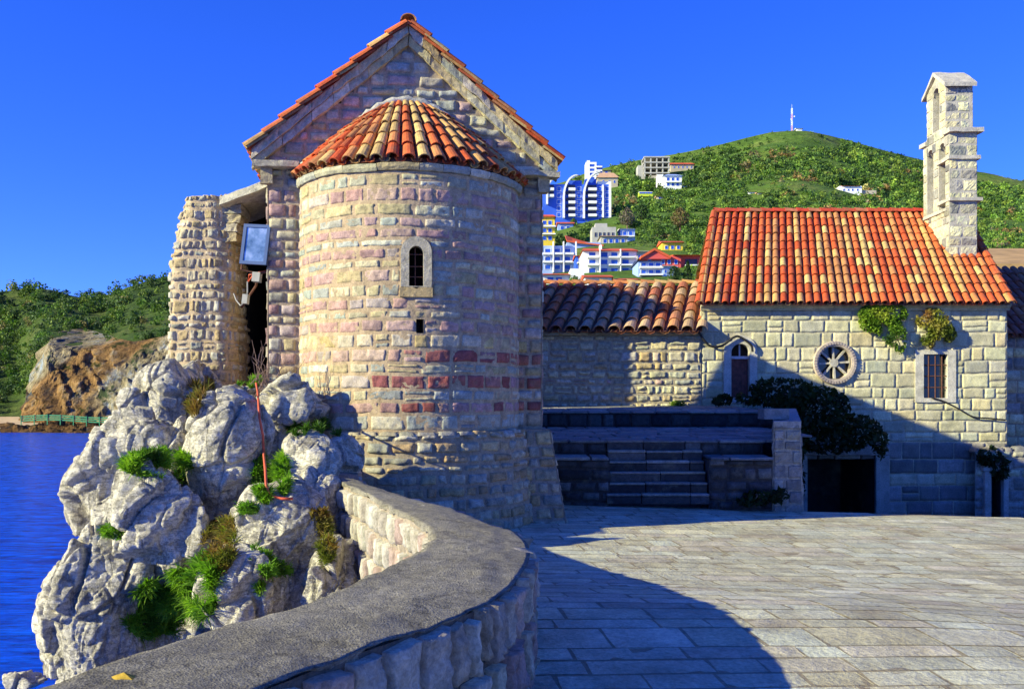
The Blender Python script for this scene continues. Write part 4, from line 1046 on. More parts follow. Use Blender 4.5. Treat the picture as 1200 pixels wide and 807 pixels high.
hang('small_shrub', 'dark shrub growing on the low courtyard wall at the church corner', [(W(1160, 535, 23.4), V3((.3, .2, .28))), (W(1172, 548, 23.4), V3((.25, .2, .3)))], 800, DK, .09, 'shrub', 10)
hang('wall_weed', 'small yellow green weed on the annex wall foot above the terrace', [(W(795, 473, 23.85), V3((.25, .1, .07)))], 160, GREEN, .05, 'plant', 11)

# ================================================================== ROCKS
ROCKV, ROCKF = [], []
SROT = Matrix.Rotation(R(-24), 3, 'Y') @ Matrix.Rotation(R(15), 3, 'X')
def boulder(cx, cy, hw, hh, Y, hd, seed, label, sub=6, tilt=0., faces=11, amp=1.0, cat='rock', zext=0, group=None, name='limestone_boulder'):
    rg = random.Random(seed); c = W(cx, cy, Y); hx, hz = hw/FPX*Y, hh/FPX*Y
    pl = []
    for _ in range(faces):
        d = V3((rg.gauss(0, 1), rg.gauss(0, 1), rg.gauss(0, 1))).normalized(); pl.append((d, rg.uniform(.62, .92)))
    bm = bmesh.new(); bmesh.ops.create_icosphere(bm, subdivisions=sub, radius=1)
    A = np.array([p[0] for p in pl]); D = np.array([p[1] for p in pl]); sc = (hx*hz)**.5; off = V3((seed*3.7, seed*1.3, 0))
    rot = Matrix.Rotation(R(tilt), 3, 'Y')
    for v in bm.verts:
        d = v.co.normalized(); q = np.maximum(A @ np.array(d), 1e-3)/D
        r = (np.sum(q**26)+1.0)**(-1/26)
        p = V3((d.x*hx*1.12*r, d.y*hd*1.12*r, d.z*hz*1.12*r)); p = rot @ p
        if zext and p.z < 0: p.z *= 1+zext
        wp = p+off
        n1 = noise.fractal(wp*.8/sc, 1, 2.1, 3)*.06*sc
        q2 = SROT @ (wp+V3((noise.noise(wp*1.3), noise.noise(wp*1.3+V3((9, 0, 0))), noise.noise(wp*1.3+V3((0, 9, 0)))))*.16)
        D1, P1 = noise.voronoi(V3((q2.x*2.6, q2.y*2.6, q2.z*1.3))); h1 = noise.cell(P1[0]*7.31); g1 = D1[1]-D1[0]
        D2, P2 = noise.voronoi(V3((q2.x*7, q2.y*7, q2.z*4))); h2 = noise.cell(P2[0]*5.17); g2 = D2[1]-D2[0]
        st = sstep(0, .10, g1); s2 = sstep(0, .14, g2)
        n2 = h1*.11*st-.06*(1-sstep(0, .08, g1)); n3 = h2*.028*s2-.014*(1-s2)
        n4 = noise.fractal(wp*5, 1, 2.2, 5)*.024-max(0, noise.noise(wp*17)-.25)*.05
        p2 = c+p+d*(n1+(n2+n3+n4)*amp)
        v.co = p2
    base = len(ROCKV); ROCKV.extend([tuple(v.co) for v in bm.verts]); bm.verts.index_update()
    ROCKF.extend([tuple(x.index+base for x in f.verts) for f in bm.faces])
    me = bpy.data.meshes.new(name); bm.to_mesh(me); bm.free(); me.materials.append(M_ROCK)
    me.polygons.foreach_set('use_smooth', [True]*len(me.polygons))
    o = link(bpy.data.objects.new(name, me)); tag(o, label, cat, group); return o
boulder(163, 578, 60, 90, 9.9, .75, 3, 'big pale grey boulder above the sea, upper half of the left mass', 7, tilt=14)
boulder(139, 700, 72, 100, 9.3, .8, 7, 'huge cracked grey boulder lowest on the left above the blue water', 7, tilt=-6, zext=.6)
boulder(190, 622, 50, 84, 9.0, .45, 12, 'tall grey slab of rock facing the dark crevice', 6, tilt=-10)
boulder(200, 478, 42, 50, 11.2, .4, 15, 'rounded upright boulder at the foot of the ruined pier', 7, tilt=4, faces=8, amp=.55)
boulder(158, 484, 17, 30, 10.9, .2, 18, 'small upright standing boulder leftmost beneath the ruined pier', 6, tilt=-8, amp=.4)
boulder(265, 522, 40, 80, 9.6, .36, 22, 'tall leaning pale boulder in the middle of the outcrop', 7, tilt=12, faces=8, amp=.5)
boulder(342, 470, 34, 34, 11.0, .35, 25, 'dark rounded boulder below the passage beside the chapel', 5)
boulder(363, 548, 36, 44, 9.3, .3, 29, 'smooth grey boulder next to the end of the parapet', 6, tilt=-25, faces=8, amp=.45)
boulder(403, 534, 18, 23, 10.15, .2, 33, 'small smooth boulder leaning against the chapel plinth', 6, tilt=-35, faces=7, amp=.4)
boulder(284, 562, 28, 18, 9.5, .25, 37, 'low flat stone wedged in front of the tall middle boulder', 5, tilt=18)
boulder(320, 648, 74, 86, 8.6, .55, 41, 'broad white weathered boulder beside the inner face of the parapet', 7, tilt=8, faces=8, amp=.7)
boulder(290, 705, 50, 60, 7.9, .4, 45, 'pale broken boulder lowest beside the parapet coping', 6, tilt=-10)
boulder(375, 615, 32, 60, 8.9, .3, 47, 'small crumbling rock against the white inner face of the parapet', 6, tilt=15)
boulder(400, 690, 40, 50, 8.0, .4, 53, 'loose stones and rubble at the foot of the parapet inner face', 6)
core_r = boulder(270, 640, 140, 180, 12.2, 1.0, 60, 'dark rock core of the outcrop seen inside the crevice', 6, zext=.6)
boulder(200, 560, 60, 110, 11.5, .7, 64, 'rock ledge behind the grassy top of the left boulders', 6, zext=.5)
boulder(30, 797, 24, 9, 15, .3, 68, 'low brown rock breaking the water at the lower left corner', 5)
boulder(230, 470, 30, 40, 12.0, .6, 70, 'pale rock shelf directly below the ruined pier', 6)
boulder(320, 520, 60, 60, 11.3, .5, 72, 'shadowed rock shelf behind the reddish conduit', 6)
boulder(292, 464, 26, 22, 11.6, .35, 75, 'low rock at the foot of the dark passage between pier and chapel', 5)
BVH = BVHTree.FromPolygons([V3(v) for v in ROCKV], ROCKF)
def hit(px, py):
    d = V3(((px-HX)/FPX, 1, -(py-HY)/FPX)).normalized(); o = V3((0, 0, EYE))
    h = BVH.ray_cast(o, d); return h[0], h[1]
# ------------------------------------------------------------------ plants on the rocks
SUCC = [(.06, .13, .012), (.10, .22, .015), (.17, .33, .02), (.24, .38, .03)]
DRY = [(.13, .15, .02), (.2, .17, .04), (.22, .11, .03), (.14, .2, .02)]
def tuft(label, polys, n, length, pal, seed, droop=.55, name='grass_tuft', width=.008, up=.5):
    """succulent fingers growing where the photo's clumps stand on the rock"""
    rg = random.Random(seed); B, Dd = [], []
    tries = 0
    while len(B) < n and tries < n*6:
        tries += 1
        x, y, rx, ry = rg.choices(polys, [p[2]*p[3] for p in polys])[0]
        a, q = rg.uniform(0, 6.283), math.sqrt(rg.random())
        p, nn = hit(x+rx*q*math.cos(a), y+ry*q*math.sin(a))
        if p is None or p.y > 13: continue
        if noise.noise(p*4+V3((seed, 0, 0))) < -.12: continue
        hump = (1-q*q)*.09*rg.random()
        B.append(tuple(p+nn*hump)); dv = nn*.7+V3((rg.gauss(0, .5), rg.gauss(0, .5), rg.gauss(0, .4)+up)); Dd.append(tuple(dv))
    if not B: return
    blade_mesh_o = blade_mesh(name, B, Dd, length, width, lcols([V3(b) for b in B], pal, 6, seed), M_GRASS, None, seed, droop)
    return tag(blade_mesh_o, label, 'plant')
tuft('bright green grass mat on the ledge of the big left boulder', [(172, 545, 30, 14), (205, 548, 22, 20), (190, 535, 30, 8)], 4200, .085, SUCC, 1)
tuft('small green tuft on the face of the left boulder', [(138, 623, 25, 8)], 700, .07, SUCC, 2)
tuft('largest bright green clump low in the crevice by the parapet', [(205, 705, 50, 30), (225, 685, 28, 28), (180, 725, 35, 25), (240, 670, 18, 22)], 9500, .105, SUCC, 3)
tuft('yellowing bushy plant in the upper crevice between the boulders', [(257, 640, 20, 32), (262, 620, 15, 15)], 3600, .09, DRY, 4)
tuft('tall bright green clump beside the reddish conduit', [(318, 560, 22, 32), (325, 545, 14, 14), (312, 575, 14, 14)], 5200, .09, SUCC, 5)
tuft('green leafy weed at the foot of the dark passage', [(292, 443, 18, 12), (285, 435, 10, 12)], 2400, .09, SUCC, 6, up=1.0)
tuft('dark green weeds between the boulders and the chapel wall', [(375, 498, 22, 16), (352, 503, 14, 8), (388, 505, 12, 12)], 2600, .08, [(.03, .07, .01), (.06, .13, .015), (.1, .2, .02)], 7)
tuft('scattered green tufts on the broad white boulder', [(312, 662, 10, 14), (325, 668, 18, 6), (300, 650, 8, 8), (306, 690, 5, 8)], 1600, .055, SUCC, 8)
tuft('yellow green weeds along the base of the parapet inner face', [(378, 618, 7, 22), (384, 645, 9, 16), (372, 605, 8, 6)], 2000, .065, DRY, 9)
tuft('small green tuft at the top edge of the broad white boulder', [(292, 597, 12, 6)], 350, .08, SUCC, 10)
tuft('brown dry grass beneath the ruined pier', [(240, 456, 12, 12), (228, 470, 8, 20)], 900, .13, DRY, 11, up=1)
# dry twigs by the passage
tw = MB(); rg = random.Random(4)
for k in range(26):
    b = W(rg.uniform(292, 338), rg.uniform(440, 480), 10.9); p = [b]
    d = V3((rg.gauss(.05, .35), rg.gauss(-.1, .2), 1)).normalized()
    for j in range(5): d = (d+V3((rg.gauss(0, .22), rg.gauss(0, .15), rg.gauss(0, .1)))).normalized(); p.append(p[-1]+d*rg.uniform(.05, .12))
    tw.tube(p, [.007, .006, .005, .004, .003, .002], n=4)
    if rg.random() < .7:
        d2 = (d+V3((rg.gauss(0, .7), 0, .2))).normalized(); tw.tube([p[2], p[2]+d2*.12, p[2]+d2*.12+V3((.02, 0, .1))], .003, n=4)
tag(tw.build('dry_bush', M_TWIG), 'bare brown twigs of a dead bush in front of the dark passage', 'bush')
mb = MB(); PX = ((300, 448), (302, 458), (303, 470), (304, 490), (308, 510), (309, 530), (311, 550), (312, 568), (316, 580), (330, 584), (343, 584)); DP = []
for x, y in PX:
    p, nn = hit(x, y); DP.append(p.y-.05 if p and p.y < 11.5 else (DP[-1] if DP else 10.4))
DP = [min(DP[max(0, i-1):i+2]) for i in range(len(DP))]
P = [W(x, y, d) for (x, y), d in zip(PX, DP)]
mb.tube(P, .013); tag(mb.build('conduit_pipe', M_RED, smooth=True), 'orange red conduit pipe running down the rocks through green weeds', 'pipe')
# rubble stones between rocks and parapet
rg = random.Random(9)
for k in range(10):
    x, y = rg.uniform(345, 430), rg.uniform(600, 690); p, nn = hit(x, y)
    if p is None: continue
# leaf litter fleck on the coping
def cop_z(x, y): return TOPZ+.012*noise.noise((x*3, y*3, 1))+.010*noise.noise((x*11, y*11, 2))+.006*noise.noise((x*30, y*30, 2))
mb = MB(); p = W(145, 793, 2.74); c0 = mb.vert((p.x, p.y, cop_z(p.x, p.y)+.012)); rr_ = []
for k in range(16):
    a = k*math.pi/8; q = .028*(1+.5*noise.noise((k*.9, 3, 0))); x, y = p.x+1.5*q*math.cos(a), p.y+q*math.sin(a); rr_.append(mb.vert((x, y, cop_z(x, y)-.004)))
for k in range(16): mb.face(c0, rr_[k], rr_[(k+1) % 16])
tag(mb.build('lichen_patch', mat_plain('yellow_lichen', (.4, .26, .03), .9, .4, 60)), 'small yellow lichen patch on the grey parapet top', 'lichen')

# ================================================================== SEA, HEADLAND, HILL
mb = MB(); mb.quad((-4000, -200, -4.4), (4000, -200, -4.4), (4000, 6000, -4.4), (-4000, 6000, -4.4)); kind(mb.build('sea', M_WATER), 'structure')
SIL = [(300, 330), (420, 290), (600, 240), (640, 222), (690, 201), (720, 194), (745, 188), (800, 179), (850, 168), (880, 160), (905, 154.5), (940, 152.5), (965, 157), (1000, 166), (1050, 180), (1080, 187), (1145, 205), (1200, 212), (1300, 222), (1700, 260)]
def hs_(px, py): return (345-py)/(345-interp(px, SIL))
def hillY(s): return 130+520*max(0, s)**1.25
def hillP(px, py): return W(px, py, hillY(hs_(px, py)))
mb = MB(); G = []
pxs = [300+14*k for k in range(101)]
for px in pxs:
    col = []
    for Y, z in ((36.2, -1.9), (70, 2)): col.append(mb.vert(((px-HX)/FPX*130*(.35 if Y < 50 else .6), Y, z)))
    for k in range(41):
        s = k/40; py = 345-s*(345-interp(px, SIL)); p = W(px, py, hillY(s)); p.z += (.012*hillY(s)*noise.noise((p.x*.02, p.y*.02, 0)) if 0 < k < 40 else 0)
        col.append(mb.vert(p))
    p = W(px, interp(px, SIL)+10, 760); col.append(mb.vert(p)); col.append(mb.vert((p.x*1.2, 1100, -20)))
    G.append(col)
for a, b in zip(G, G[1:]):
    for k in range(len(a)-1): mb.face(a[k], b[k], b[k+1], a[k+1])
kind(mb.build('hillside', M_HILL, smooth=True), 'structure')
HSIL = [(-500, 330), (-150, 332), (0, 340), (30, 338), (60, 341), (100, 349), (125, 347), (150, 335), (175, 328), (200, 324), (260, 316), (330, 305), (420, 330)]
CT = [(25, 486), (40, 440), (52, 408), (68, 392), (100, 388), (130, 398), (160, 404), (200, 396), (240, 410)]
def headY(px, py):
    s = (505-py)/(505-interp(px, HSIL)); c = sstep(20, 60, px)*(1-sstep(200, 300, px))
    g = 154+110*s**1.1; cl = 157+14*s if s < .62 else 165.7+(s-.62)/.38*98
    return g*(1-c)+cl*c
mb = MB(); G = []
for k in range(93):
    px = -500+10*k; col = [mb.vert(W(px, 512, 150)+V3((0, 0, -3)))]
    for j in range(31):
        py = 505-(505-interp(px, HSIL))*j/30; p = W(px, py, headY(px, py)); p += V3((0, 0, .8*noise.noise((p.x*.08, p.y*.08, 2)))); col.append(mb.vert(p))
    p = W(px, interp(px, HSIL), 262); col.append(mb.vert((p.x*1.3, 380, -8))); G.append(col)
for a, b in zip(G, G[1:]):
    for k in range(len(a)-1): mb.face(a[k], b[k], b[k+1], a[k+1])
kind(mb.build('headland', M_HEAD, smooth=True), 'structure')
mb = MB(); G = []
for k in range(110):
    px = 24+2*k; top = interp(px, CT)-4; col = []
    for j in range(60):
        t = j/59; py = 500+(top-500)*t; Y = headY(px, py)-1.2; p = W(px, py, Y)
        q = V3((p.x*.11, p.z*.13, 0)); rr = 1-abs(noise.noise(V3((p.x*.16+p.z*.12, p.z*.05, 4))))
        d = 1.5*noise.fractal(q*1.6, 1, 2.1, 6)+2.6*(rr-.75)+.7*noise.noise((p.x*.8+p.z*.5, p.z*.5, 1))+.9*(abs(noise.noise((p.x*.35-p.z*.45, p.z*.3, 6)))-.3); e = min(1, t*6, (1-t)*6, k/5, (109-k)/5)
        grey = sstep(-.05, .2, noise.noise((p.x*.07-p.z*.05, p.z*.06, 9))); cc = tuple(a*(1-grey)+b*grey for a, b in zip((1.0, .95, .85), (1.1, 1.5, 2.1)))
        col.append(mb.vert(p+V3((.5*d, -abs(d)*e-1.0*e, .4*d*e)), cc))
    G.append(col)
for a, b in zip(G, G[1:]):
    for j in range(59): mb.face(a[j], b[j], b[j+1], a[j+1])
kind(mb.build('cliff', M_CLIFF), 'structure')
mb = MB(); mb.hexa([W(-300, 503, 153), W(52, 502, 153), W(50, 490, 162), W(-300, 490, 162), W(-300, 501, 153), W(52, 500.5, 153), W(50, 488, 162), W(-300, 488, 162)], (.5, .38, .22)); kind(mb.build('beach', mat_plain('sand', (.5, .36, .2), .95, .15, .5)), 'structure')
# rocky shore ledge
mb = MB(); G = []
for k in range(80):
    px = 0+2.4*k; col = []
    for j in range(9):
        t = j/8; p = W(px, 509-t*13, 146+t*8); e = min(1, k/6)
        p += V3((.6*noise.noise((p.x*.6, t*3, 1)), 0, (1.3*noise.fractal(V3((p.x*.35, t*2.5, 3)), 1, 2, 4))*e*(.4+.6*t))); col.append(mb.vert(p, (.55, .5, .45)))
    G.append(col)
for a, b in zip(G, G[1:]):
    for j in range(8): mb.face(a[j], b[j], b[j+1], a[j+1])
kind(mb.build('shore_rocks', M_CLIFF), 'structure')
fe = thing('shore_fence', 'low green mesh fence along the rocky shore below the ochre cliff', 'fence', tuple(W(85, 494, 152)))
M_GREENF = mat_plain('green_fence_paint', (.06, .3, .14), .7, .2, 3)
mb = MB()
for k in range(24):
    a, b = W(25+5.1*k, 494.5-1.5*math.sin(k*.25), 152), W(25+5.1*(k+1), 494.5-1.5*math.sin((k+1)*.25), 152)
    for h in (.1, .45, .8): mb.hexa([a+V3((0, 0, h)), b+V3((0, 0, h)), b+V3((0, .05, h)), a+V3((0, .05, h))]+[q+V3((0, 0, h+.2)) for q in (a, b, b+V3((0, .05, 0)), a+V3((0, .05, 0)))])
mb.build('rails', M_GREENF, fe)
for k in range(9):
    mb = MB(); a = W(25+15.3*k, 494.5-1.5*math.sin(k*.75), 152); mb.box(a.x-.06, a.x+.06, a.y-.1, a.y-.02, a.z-.6, a.z+1.1); mb.build('post', M_GREENF, fe)

# ------------------------------------------------------------------ forest
def forest(name, trees, ncards, mat, seed, card=.34):
    """trees: (x,y,z,r,h,(col))"""
    rg = np.random.default_rng(seed); T = np.array([t[:5] for t in trees]); Cc = np.array([t[5] for t in trees]); n = len(T)
    nb = 6; sub = rg.normal(size=(n, nb, 3)); sub /= np.linalg.norm(sub, axis=2)[:, :, None]; sub *= rg.uniform(.25, .62, (n, nb, 1)); sb = rg.integers(0, nb, (n, ncards))
    d = rg.normal(size=(n, ncards, 3)); d /= np.linalg.norm(d, axis=2)[:, :, None]; d *= rg.uniform(.3, .55, (n, ncards, 1))
    P = np.take_along_axis(sub, sb[:, :, None].repeat(3, 2), 1)+d
    P[:, :, 0] *= T[:, None, 3]; P[:, :, 1] *= T[:, None, 3]; P[:, :, 2] *= T[:, None, 4]
    P += T[:, None, :3]
    tone = rg.uniform(.78, 1.25, (n, nb)); C = Cc[:, None, :]*np.take_along_axis(tone, sb, 1)[:, :, None]
    size = (T[:, 3][:, None]*card*np.ones((1, ncards))).ravel()
    return leaf_mesh(name, P.reshape(-1, 3), size, C.reshape(-1, 3), mat, None, seed, 1.35)
# dry field at the right edge of the hill foot
mb = MB(); q = [W(1130, 309, 150), W(1420, 309, 150), W(1420, 291, 185), W(1120, 291, 185)]; mb.hexa([p-ZV*2 for p in q]+q, (.4, .25, .1)); kind(mb.build('dry_field', mat_plain('dry_field_earth', (.42, .26, .1), .95, .35, .3)), 'structure')

# single trees one can tell apart
def tree(px, py, hpx, label, pal, seed, conic=False, Y=None, group='trees among the hillside houses'):
    p = hillP(px, py) if Y is None else W(px, py, Y); h = hpx/FPX*p.y; rg = random.Random(seed)
    t = thing('conifer_tree' if conic else 'leafy_tree', label, 'tree', tuple(p), group)
    mb = MB(); mb.tube([p-ZV*.5, p+ZV*h*.3, p+ZV*h*.75], [h*.035, h*.028, h*.008]); mb.build('trunk', M_TWIG, t)
    P = []
    for _ in range(900):
        u = rg.random()
        if conic: rad = (1-u)*.26*h+.02*h; z = p.z+h*(.12+.88*u)
        else: rad = .42*h*math.sin(math.pi*min(1, .12+.88*u))**.7; z = p.z+h*(.2+.8*u)
        a = rg.uniform(0, 6.283); q = rg.random()**.4*rad*(1+.35*noise.noise((a*1.5, u*4, seed)))
        P.append((p.x+q*math.cos(a), p.y+q*math.sin(a), z+rg.gauss(0, .02*h)))
    leaf_mesh('crown', P, h*.07, lcols([V3(q) for q in P], pal, 6/h, seed), M_FAR, t, seed, 1.4)
DG = [(.02, .045, .012), (.035, .07, .015), (.05, .1, .018)]; MG = [(.05, .09, .014), (.08, .15, .018), (.12, .19, .025)]; BR = [(.10, .075, .03), (.15, .11, .04), (.2, .15, .05)]; GY = [(.13, .11, .08), (.18, .15, .1)]
tree(806, 330, 24, 'dark conifer in front of the red house, nearest the church roof', DG, 1, True, 128)
tree(790, 332, 20, 'dark green tree left of the conifer below the red house', DG, 2, False, 128)
tree(752, 318, 16, 'small dark conifer beside the white house with red roof', DG, 3, True)
tree(752, 262, 22, 'dark round evergreen tree on the slope above the grey ruin', DG, 4)
tree(735, 268, 24, 'grey leafless looking tree on the slope right of the grey ruin', GY, 5)
tree(797, 270, 26, 'rust brown round tree on the slope left of the church ridge', BR, 6)
tree(815, 290, 20, 'bright green round tree just left of the church roof', MG, 7)
tree(790, 292, 20, 'mid green bushy tree above the red house', MG, 8)
tree(672, 268, 12, 'green bush under the blue apartment block', MG, 9)
tree(655, 266, 12, 'olive bush left of the slanted red roof under the apartment block', BR, 10)
tree(684, 295, 16, 'dark bush between the blue balcony house and the white house', DG, 11)
tree(770, 282, 20, 'light green leafy tree on the slope above the pink house', MG, 12)
tree(745, 215, 9, 'small round tree left of the concrete frame building', MG, 13)

# ================================================================== HOUSES ON THE HILL
def plast(name, c, v=.08): return mat_plain(name, c, .8, v, .3)
M_BLUE = plast('cobalt_blue_plaster', (.03, .10, .55)); M_WHITE = plast('white_plaster', (.74, .73, .70)); M_LBLUE = plast('pale_blue_plaster', (.28, .38, .66))
M_YEL = plast('yellow_plaster', (.7, .5, .05)); M_PINK = plast('red_pink_plaster', (.62, .09, .08)); M_GREYC = plast('raw_concrete', (.40, .38, .33), .15); M_GLB = mat_plain('blue_tinted_glass', (.02, .07, .42), .15, .3, .8, .6)
M_ROOFR = plast('red_tile_roof', (.58, .10, .035), .2); M_ROOFT = plast('tan_tile_roof', (.5, .3, .17), .2); M_TAN = plast('tan_stone_wall', (.42, .36, .26), .2); M_DKB = plast('recess_shade_and_dark_roof', (.03, .04, .1))  # last one: shade of recesses and openings as flat dark colour, also a roof
RECTS = []
class House:
    def __init__(s, name, label, cat, px0, px1, pytop, pybase, Y, depth, group='houses on the hillside', sink=4):
        s.Y = Y; s.k = Y/FPX; s.p0, s.p1, s.t, s.b = px0, px1, pytop, pybase; s.d = depth
        RECTS.append((px0, pytop, px1, pybase)); s.th = thing(name, label, cat, tuple(W((px0+px1)/2, pybase, Y)), group); s.sink = sink
    def box(s, part, mat, a, b, top, bot, y0=0, y1=None, parent=None):
        """face from px a..b and py top..bot, from y0 in front (-) to y1 behind"""
        y1 = s.d if y1 is None else y1; P = W(a, bot, s.Y); Q = W(b, top, s.Y); mb = MB(); mb.box(P.x, Q.x, s.Y+y0, s.Y+y1, P.z, Q.z)
        return mb.build(part, mat, parent or s.th)
    def wall(s, mat): return s.box('wall', mat, s.p0, s.p1, s.t, s.b+s.sink/s.k*.5)
    def window(s, a, b, top, bot, pane=None, frame=None):
        P = W(a, bot, s.Y); Q = W(b, top, s.Y); e = (Q.x-P.x)*.06; mb = MB()
        mb.prism([(P.x-e, P.z-e), (Q.x+e, P.z-e), (Q.x+e, Q.z+e), (P.x-e, Q.z+e)], [[(P.x, P.z), (Q.x, P.z), (Q.x, Q.z), (P.x, Q.z)]], lambda u, v, wv: V3((u, s.Y-wv, v)), .004, .12)
        f = mb.build('window', frame or M_WHITE, s.th, fixn=True); mb = MB(); mb.box(P.x, Q.x, s.Y-.05, s.Y-.003, P.z, Q.z); mb.build('pane', pane or M_GLB, f)
    def grid(s, xs, ys, w, h, pane=None, frame=None):
        for y in ys:
            for x in xs: s.window(x-w/2, x+w/2, y-h/2, y+h/2, pane, frame)
    def balcony(s, a, b, top, bot, mat=None, out_=1.4):
        s.box('balcony', mat or M_WHITE, a, b, top, bot, -out_, -.01)
    def roof(s, mat, top, over=1.5, y0=-1, hip=.0, name='roof', a=None, b=None, base=None):
        a = s.p0 if a is None else a; b = s.p1 if b is None else b; base = s.t if base is None else base
        A = W(a-over, base+.3, s.Y); B = W(b+over, base+.3, s.Y); zt = W(a, top, s.Y).z; mb = MB(); dx = (B.x-A.x)*hip; yf, yb = s.Y+y0, s.Y+s.d+1; ym = s.Y+s.d/2
        v = [mb.vert(p) for p in ((A.x, yf, A.z), (B.x, yf, A.z), (B.x, yb, A.z), (A.x, yb, A.z), (A.x+dx, ym, zt), (B.x-dx, ym, zt))]
        for f in ((0, 1, 5, 4), (2, 3, 4, 5), (1, 2, 5), (3, 0, 4), (3, 2, 1, 0)): mb.face(*[v[i] for i in f])
        return mb.build(name, mat, s.th)
def yy(px, py): return hillP(px, py).y
# 1 blue apartment block with white curved fins
h = House('apartment_block', 'tall cobalt blue apartment block with white curved fins and balconies', 'building', 636, 715, 216, 256, yy(690, 258), 14)
h.wall(M_BLUE)
def fin(x, ybot, yst, xe, ye):
    mb = MB(); k = h.k; o, i_ = [], []
    pts = [(x, ybot), (x, yst)]+[(x+(xe-x)*(1-math.cos(t)), yst+(ye-yst)*math.sin(t)) for t in [math.pi/2*j/8 for j in range(1, 9)]]
    P = [W(a, b, h.Y) for a, b in pts]; wd = .75
    q = [(p.x-.0, p.z) for p in P]+[(p.x+wd, p.z-.25) for p in reversed(P)]
    mb.prism(q, [], lambda u, v, wv: V3((u, h.Y-wv, v)), .0, 2.4); mb.build('curved_fin', M_WHITE, h.th, fixn=True)
fin(640, 240, 226, 652, 208); fin(659.5, 256, 231, 675, 206); fin(683, 256.5, 231, 701.5, 202.5)
for (a, b) in ((666, 674), (689, 699), (642, 649)):
    for k in range(5 if a > 645 else 2):
        y = 221+k*7.6; h.balcony(a, b, y, y+3, out_=2)
        h.box('balcony_shade_panel', M_DKB, a-3 if a > 645 else a, b, y-4.4, y-.2, -.05, 0)  # flat dark panel on the wall, recess shade put into its colour
for x in (678.5, 655, 703, 711.5):
    for k in range(5): h.window(x-2.2, x+2.2, 219+k*7.6, 223.8+k*7.6)
h.box('side_bay', M_WHITE, 705.5, 707.5, 217, 256, -.9, -.01); h.box('side_bay', M_WHITE, 713.5, 716, 213, 256, -.9, -.01); h.box('penthouse', M_WHITE, 700, 716.5, 212.5, 215.8, .5, 8)
h.box('penthouse', M_BLUE, 664, 682, 211, 215.8, 1, 8); h.box('penthouse', M_BLUE, 686, 699, 209, 215.8, 1, 8)
# 2 white tower block behind
h = House('tower_block', 'white stair tower block with blue side rising behind the blue apartments', 'building', 686.5, 699, 190, 214, yy(690, 214)+12, 9); h.wall(M_WHITE)
h.box('blue_wing', M_BLUE, 699.3, 706, 193, 212, .5, 8); h.box('parapet', M_WHITE, 688, 691.5, 187.6, 189.8, 1, 3)
for k in range(4): h.window(691, 696.5, 192.5+5*k, 195.4+5*k); h.balcony(698, 705.5, 195+4.4*k, 196.6+4.4*k)
# 3 tan house
h = House('stone_house', 'small tan house with brown tiled roof right of the blue apartments', 'house', 700, 724, 208, 219, yy(715, 219), 9); h.wall(M_TAN); h.roof(M_ROOFT, 200.5, hip=.2); h.grid((707, 714, 720), (213,), 2, 3)
h = House('upper_wing_house', 'pale flat house just above the tan house roof', 'house', 706, 716, 199.5, 205, yy(712, 206)+14, 7); h.wall(M_TAN); h.roof(M_ROOFT, 197.8); h.window(709, 712, 201, 203.5)
# 4 concrete frame
h = House('concrete_frame', 'unfinished grey concrete building frame with open floors high on the hill', 'building', 755, 785, 184, 207, yy(770, 208), 14)
for k in range(5): h.box('column', M_GREYC, 755+7*k, 756.4+7*k, 184, 210, 0, 1); h.box('rear_column', M_GREYC, 755+7*k, 756.4+7*k, 184, 210, 11, 12)
for k in range(4): h.box('floor_slab', M_GREYC, 754.6, 785, 183.4+6.2*k, 184.8+6.2*k, -.4, 12.5)
h.box('back_wall', M_TAN, 756, 784, 186, 206, 12.6, 13); h.box('lower_wing', M_GREYC, 748, 755, 193, 209, 2, 10); h.box('base_wall', M_TAN, 760, 776, 207, 214, -3, 8)
# 5 orange roof house
h = House('long_house', 'long tan house with low orange roof right of the concrete frame', 'house', 786, 813, 192.5, 199, yy(800, 199), 10); h.wall(M_TAN); h.roof(M_ROOFR, 188.5, hip=.08); h.grid((790, 795, 800, 805, 810), (196,), 1.6, 2)
# 6 white and blue villa
h = House('white_villa', 'white villa with blue windows below the concrete frame', 'house', 778, 799, 206, 220, yy(788, 221), 9); h.wall(M_WHITE); h.roof(M_LBLUE, 202, hip=.3); h.grid((783, 788.5, 794), (210, 216), 3, 3.6); h.balcony(780, 797.5, 213, 214.3)
h.box('side_wing', M_WHITE, 771.5, 777.8, 203.5, 217, 2, 8); h.box('terrace_wall', M_WHITE, 799.3, 809, 216, 220.5, 2, 4)
# 7 bus
h = House('parked_bus', 'small yellow green bus parked on the hill road below the white villa', 'bus', 748.5, 765, 225.5, 230, yy(757, 231)-2, 3, None)
M_BUS = plast('yellow_green_paint', (.45, .55, .04)); h.box('body', M_BUS, 748.5, 765, 227.2, 230.2); h.box('roof', M_WHITE, 748.8, 764.7, 224.6, 225.2)
h.box('body_top', M_BUS, 748.6, 764.9, 225.25, 227.15, .15, 2.8)
for k in range(5): h.box('window', M_GLB, 749.5+3.05*k, 751.9+3.05*k, 225.4, 227, 0, .13)
for x in (752, 761.5):
    p = W(x, 230.4, h.Y); mb = MB(); mb.tube([p+V3((0, -.05, 0)), p+V3((0, .4, 0))], .5, n=12); mb.build('wheel', M_CABLE, h.th)
# 8 grey ruin
h = House('grey_ruin', 'roofless pale grey building with dark openings under the trees', 'building', 694, 722, 266, 282, yy(708, 283), 8); h.wall(M_GREYC); h.grid((698, 703, 708, 713, 718), (275,), 2.6, 5, M_DKB, M_GREYC); h.box('upper_storey', M_GREYC, 698, 712, 261, 265.8, 1, 6)
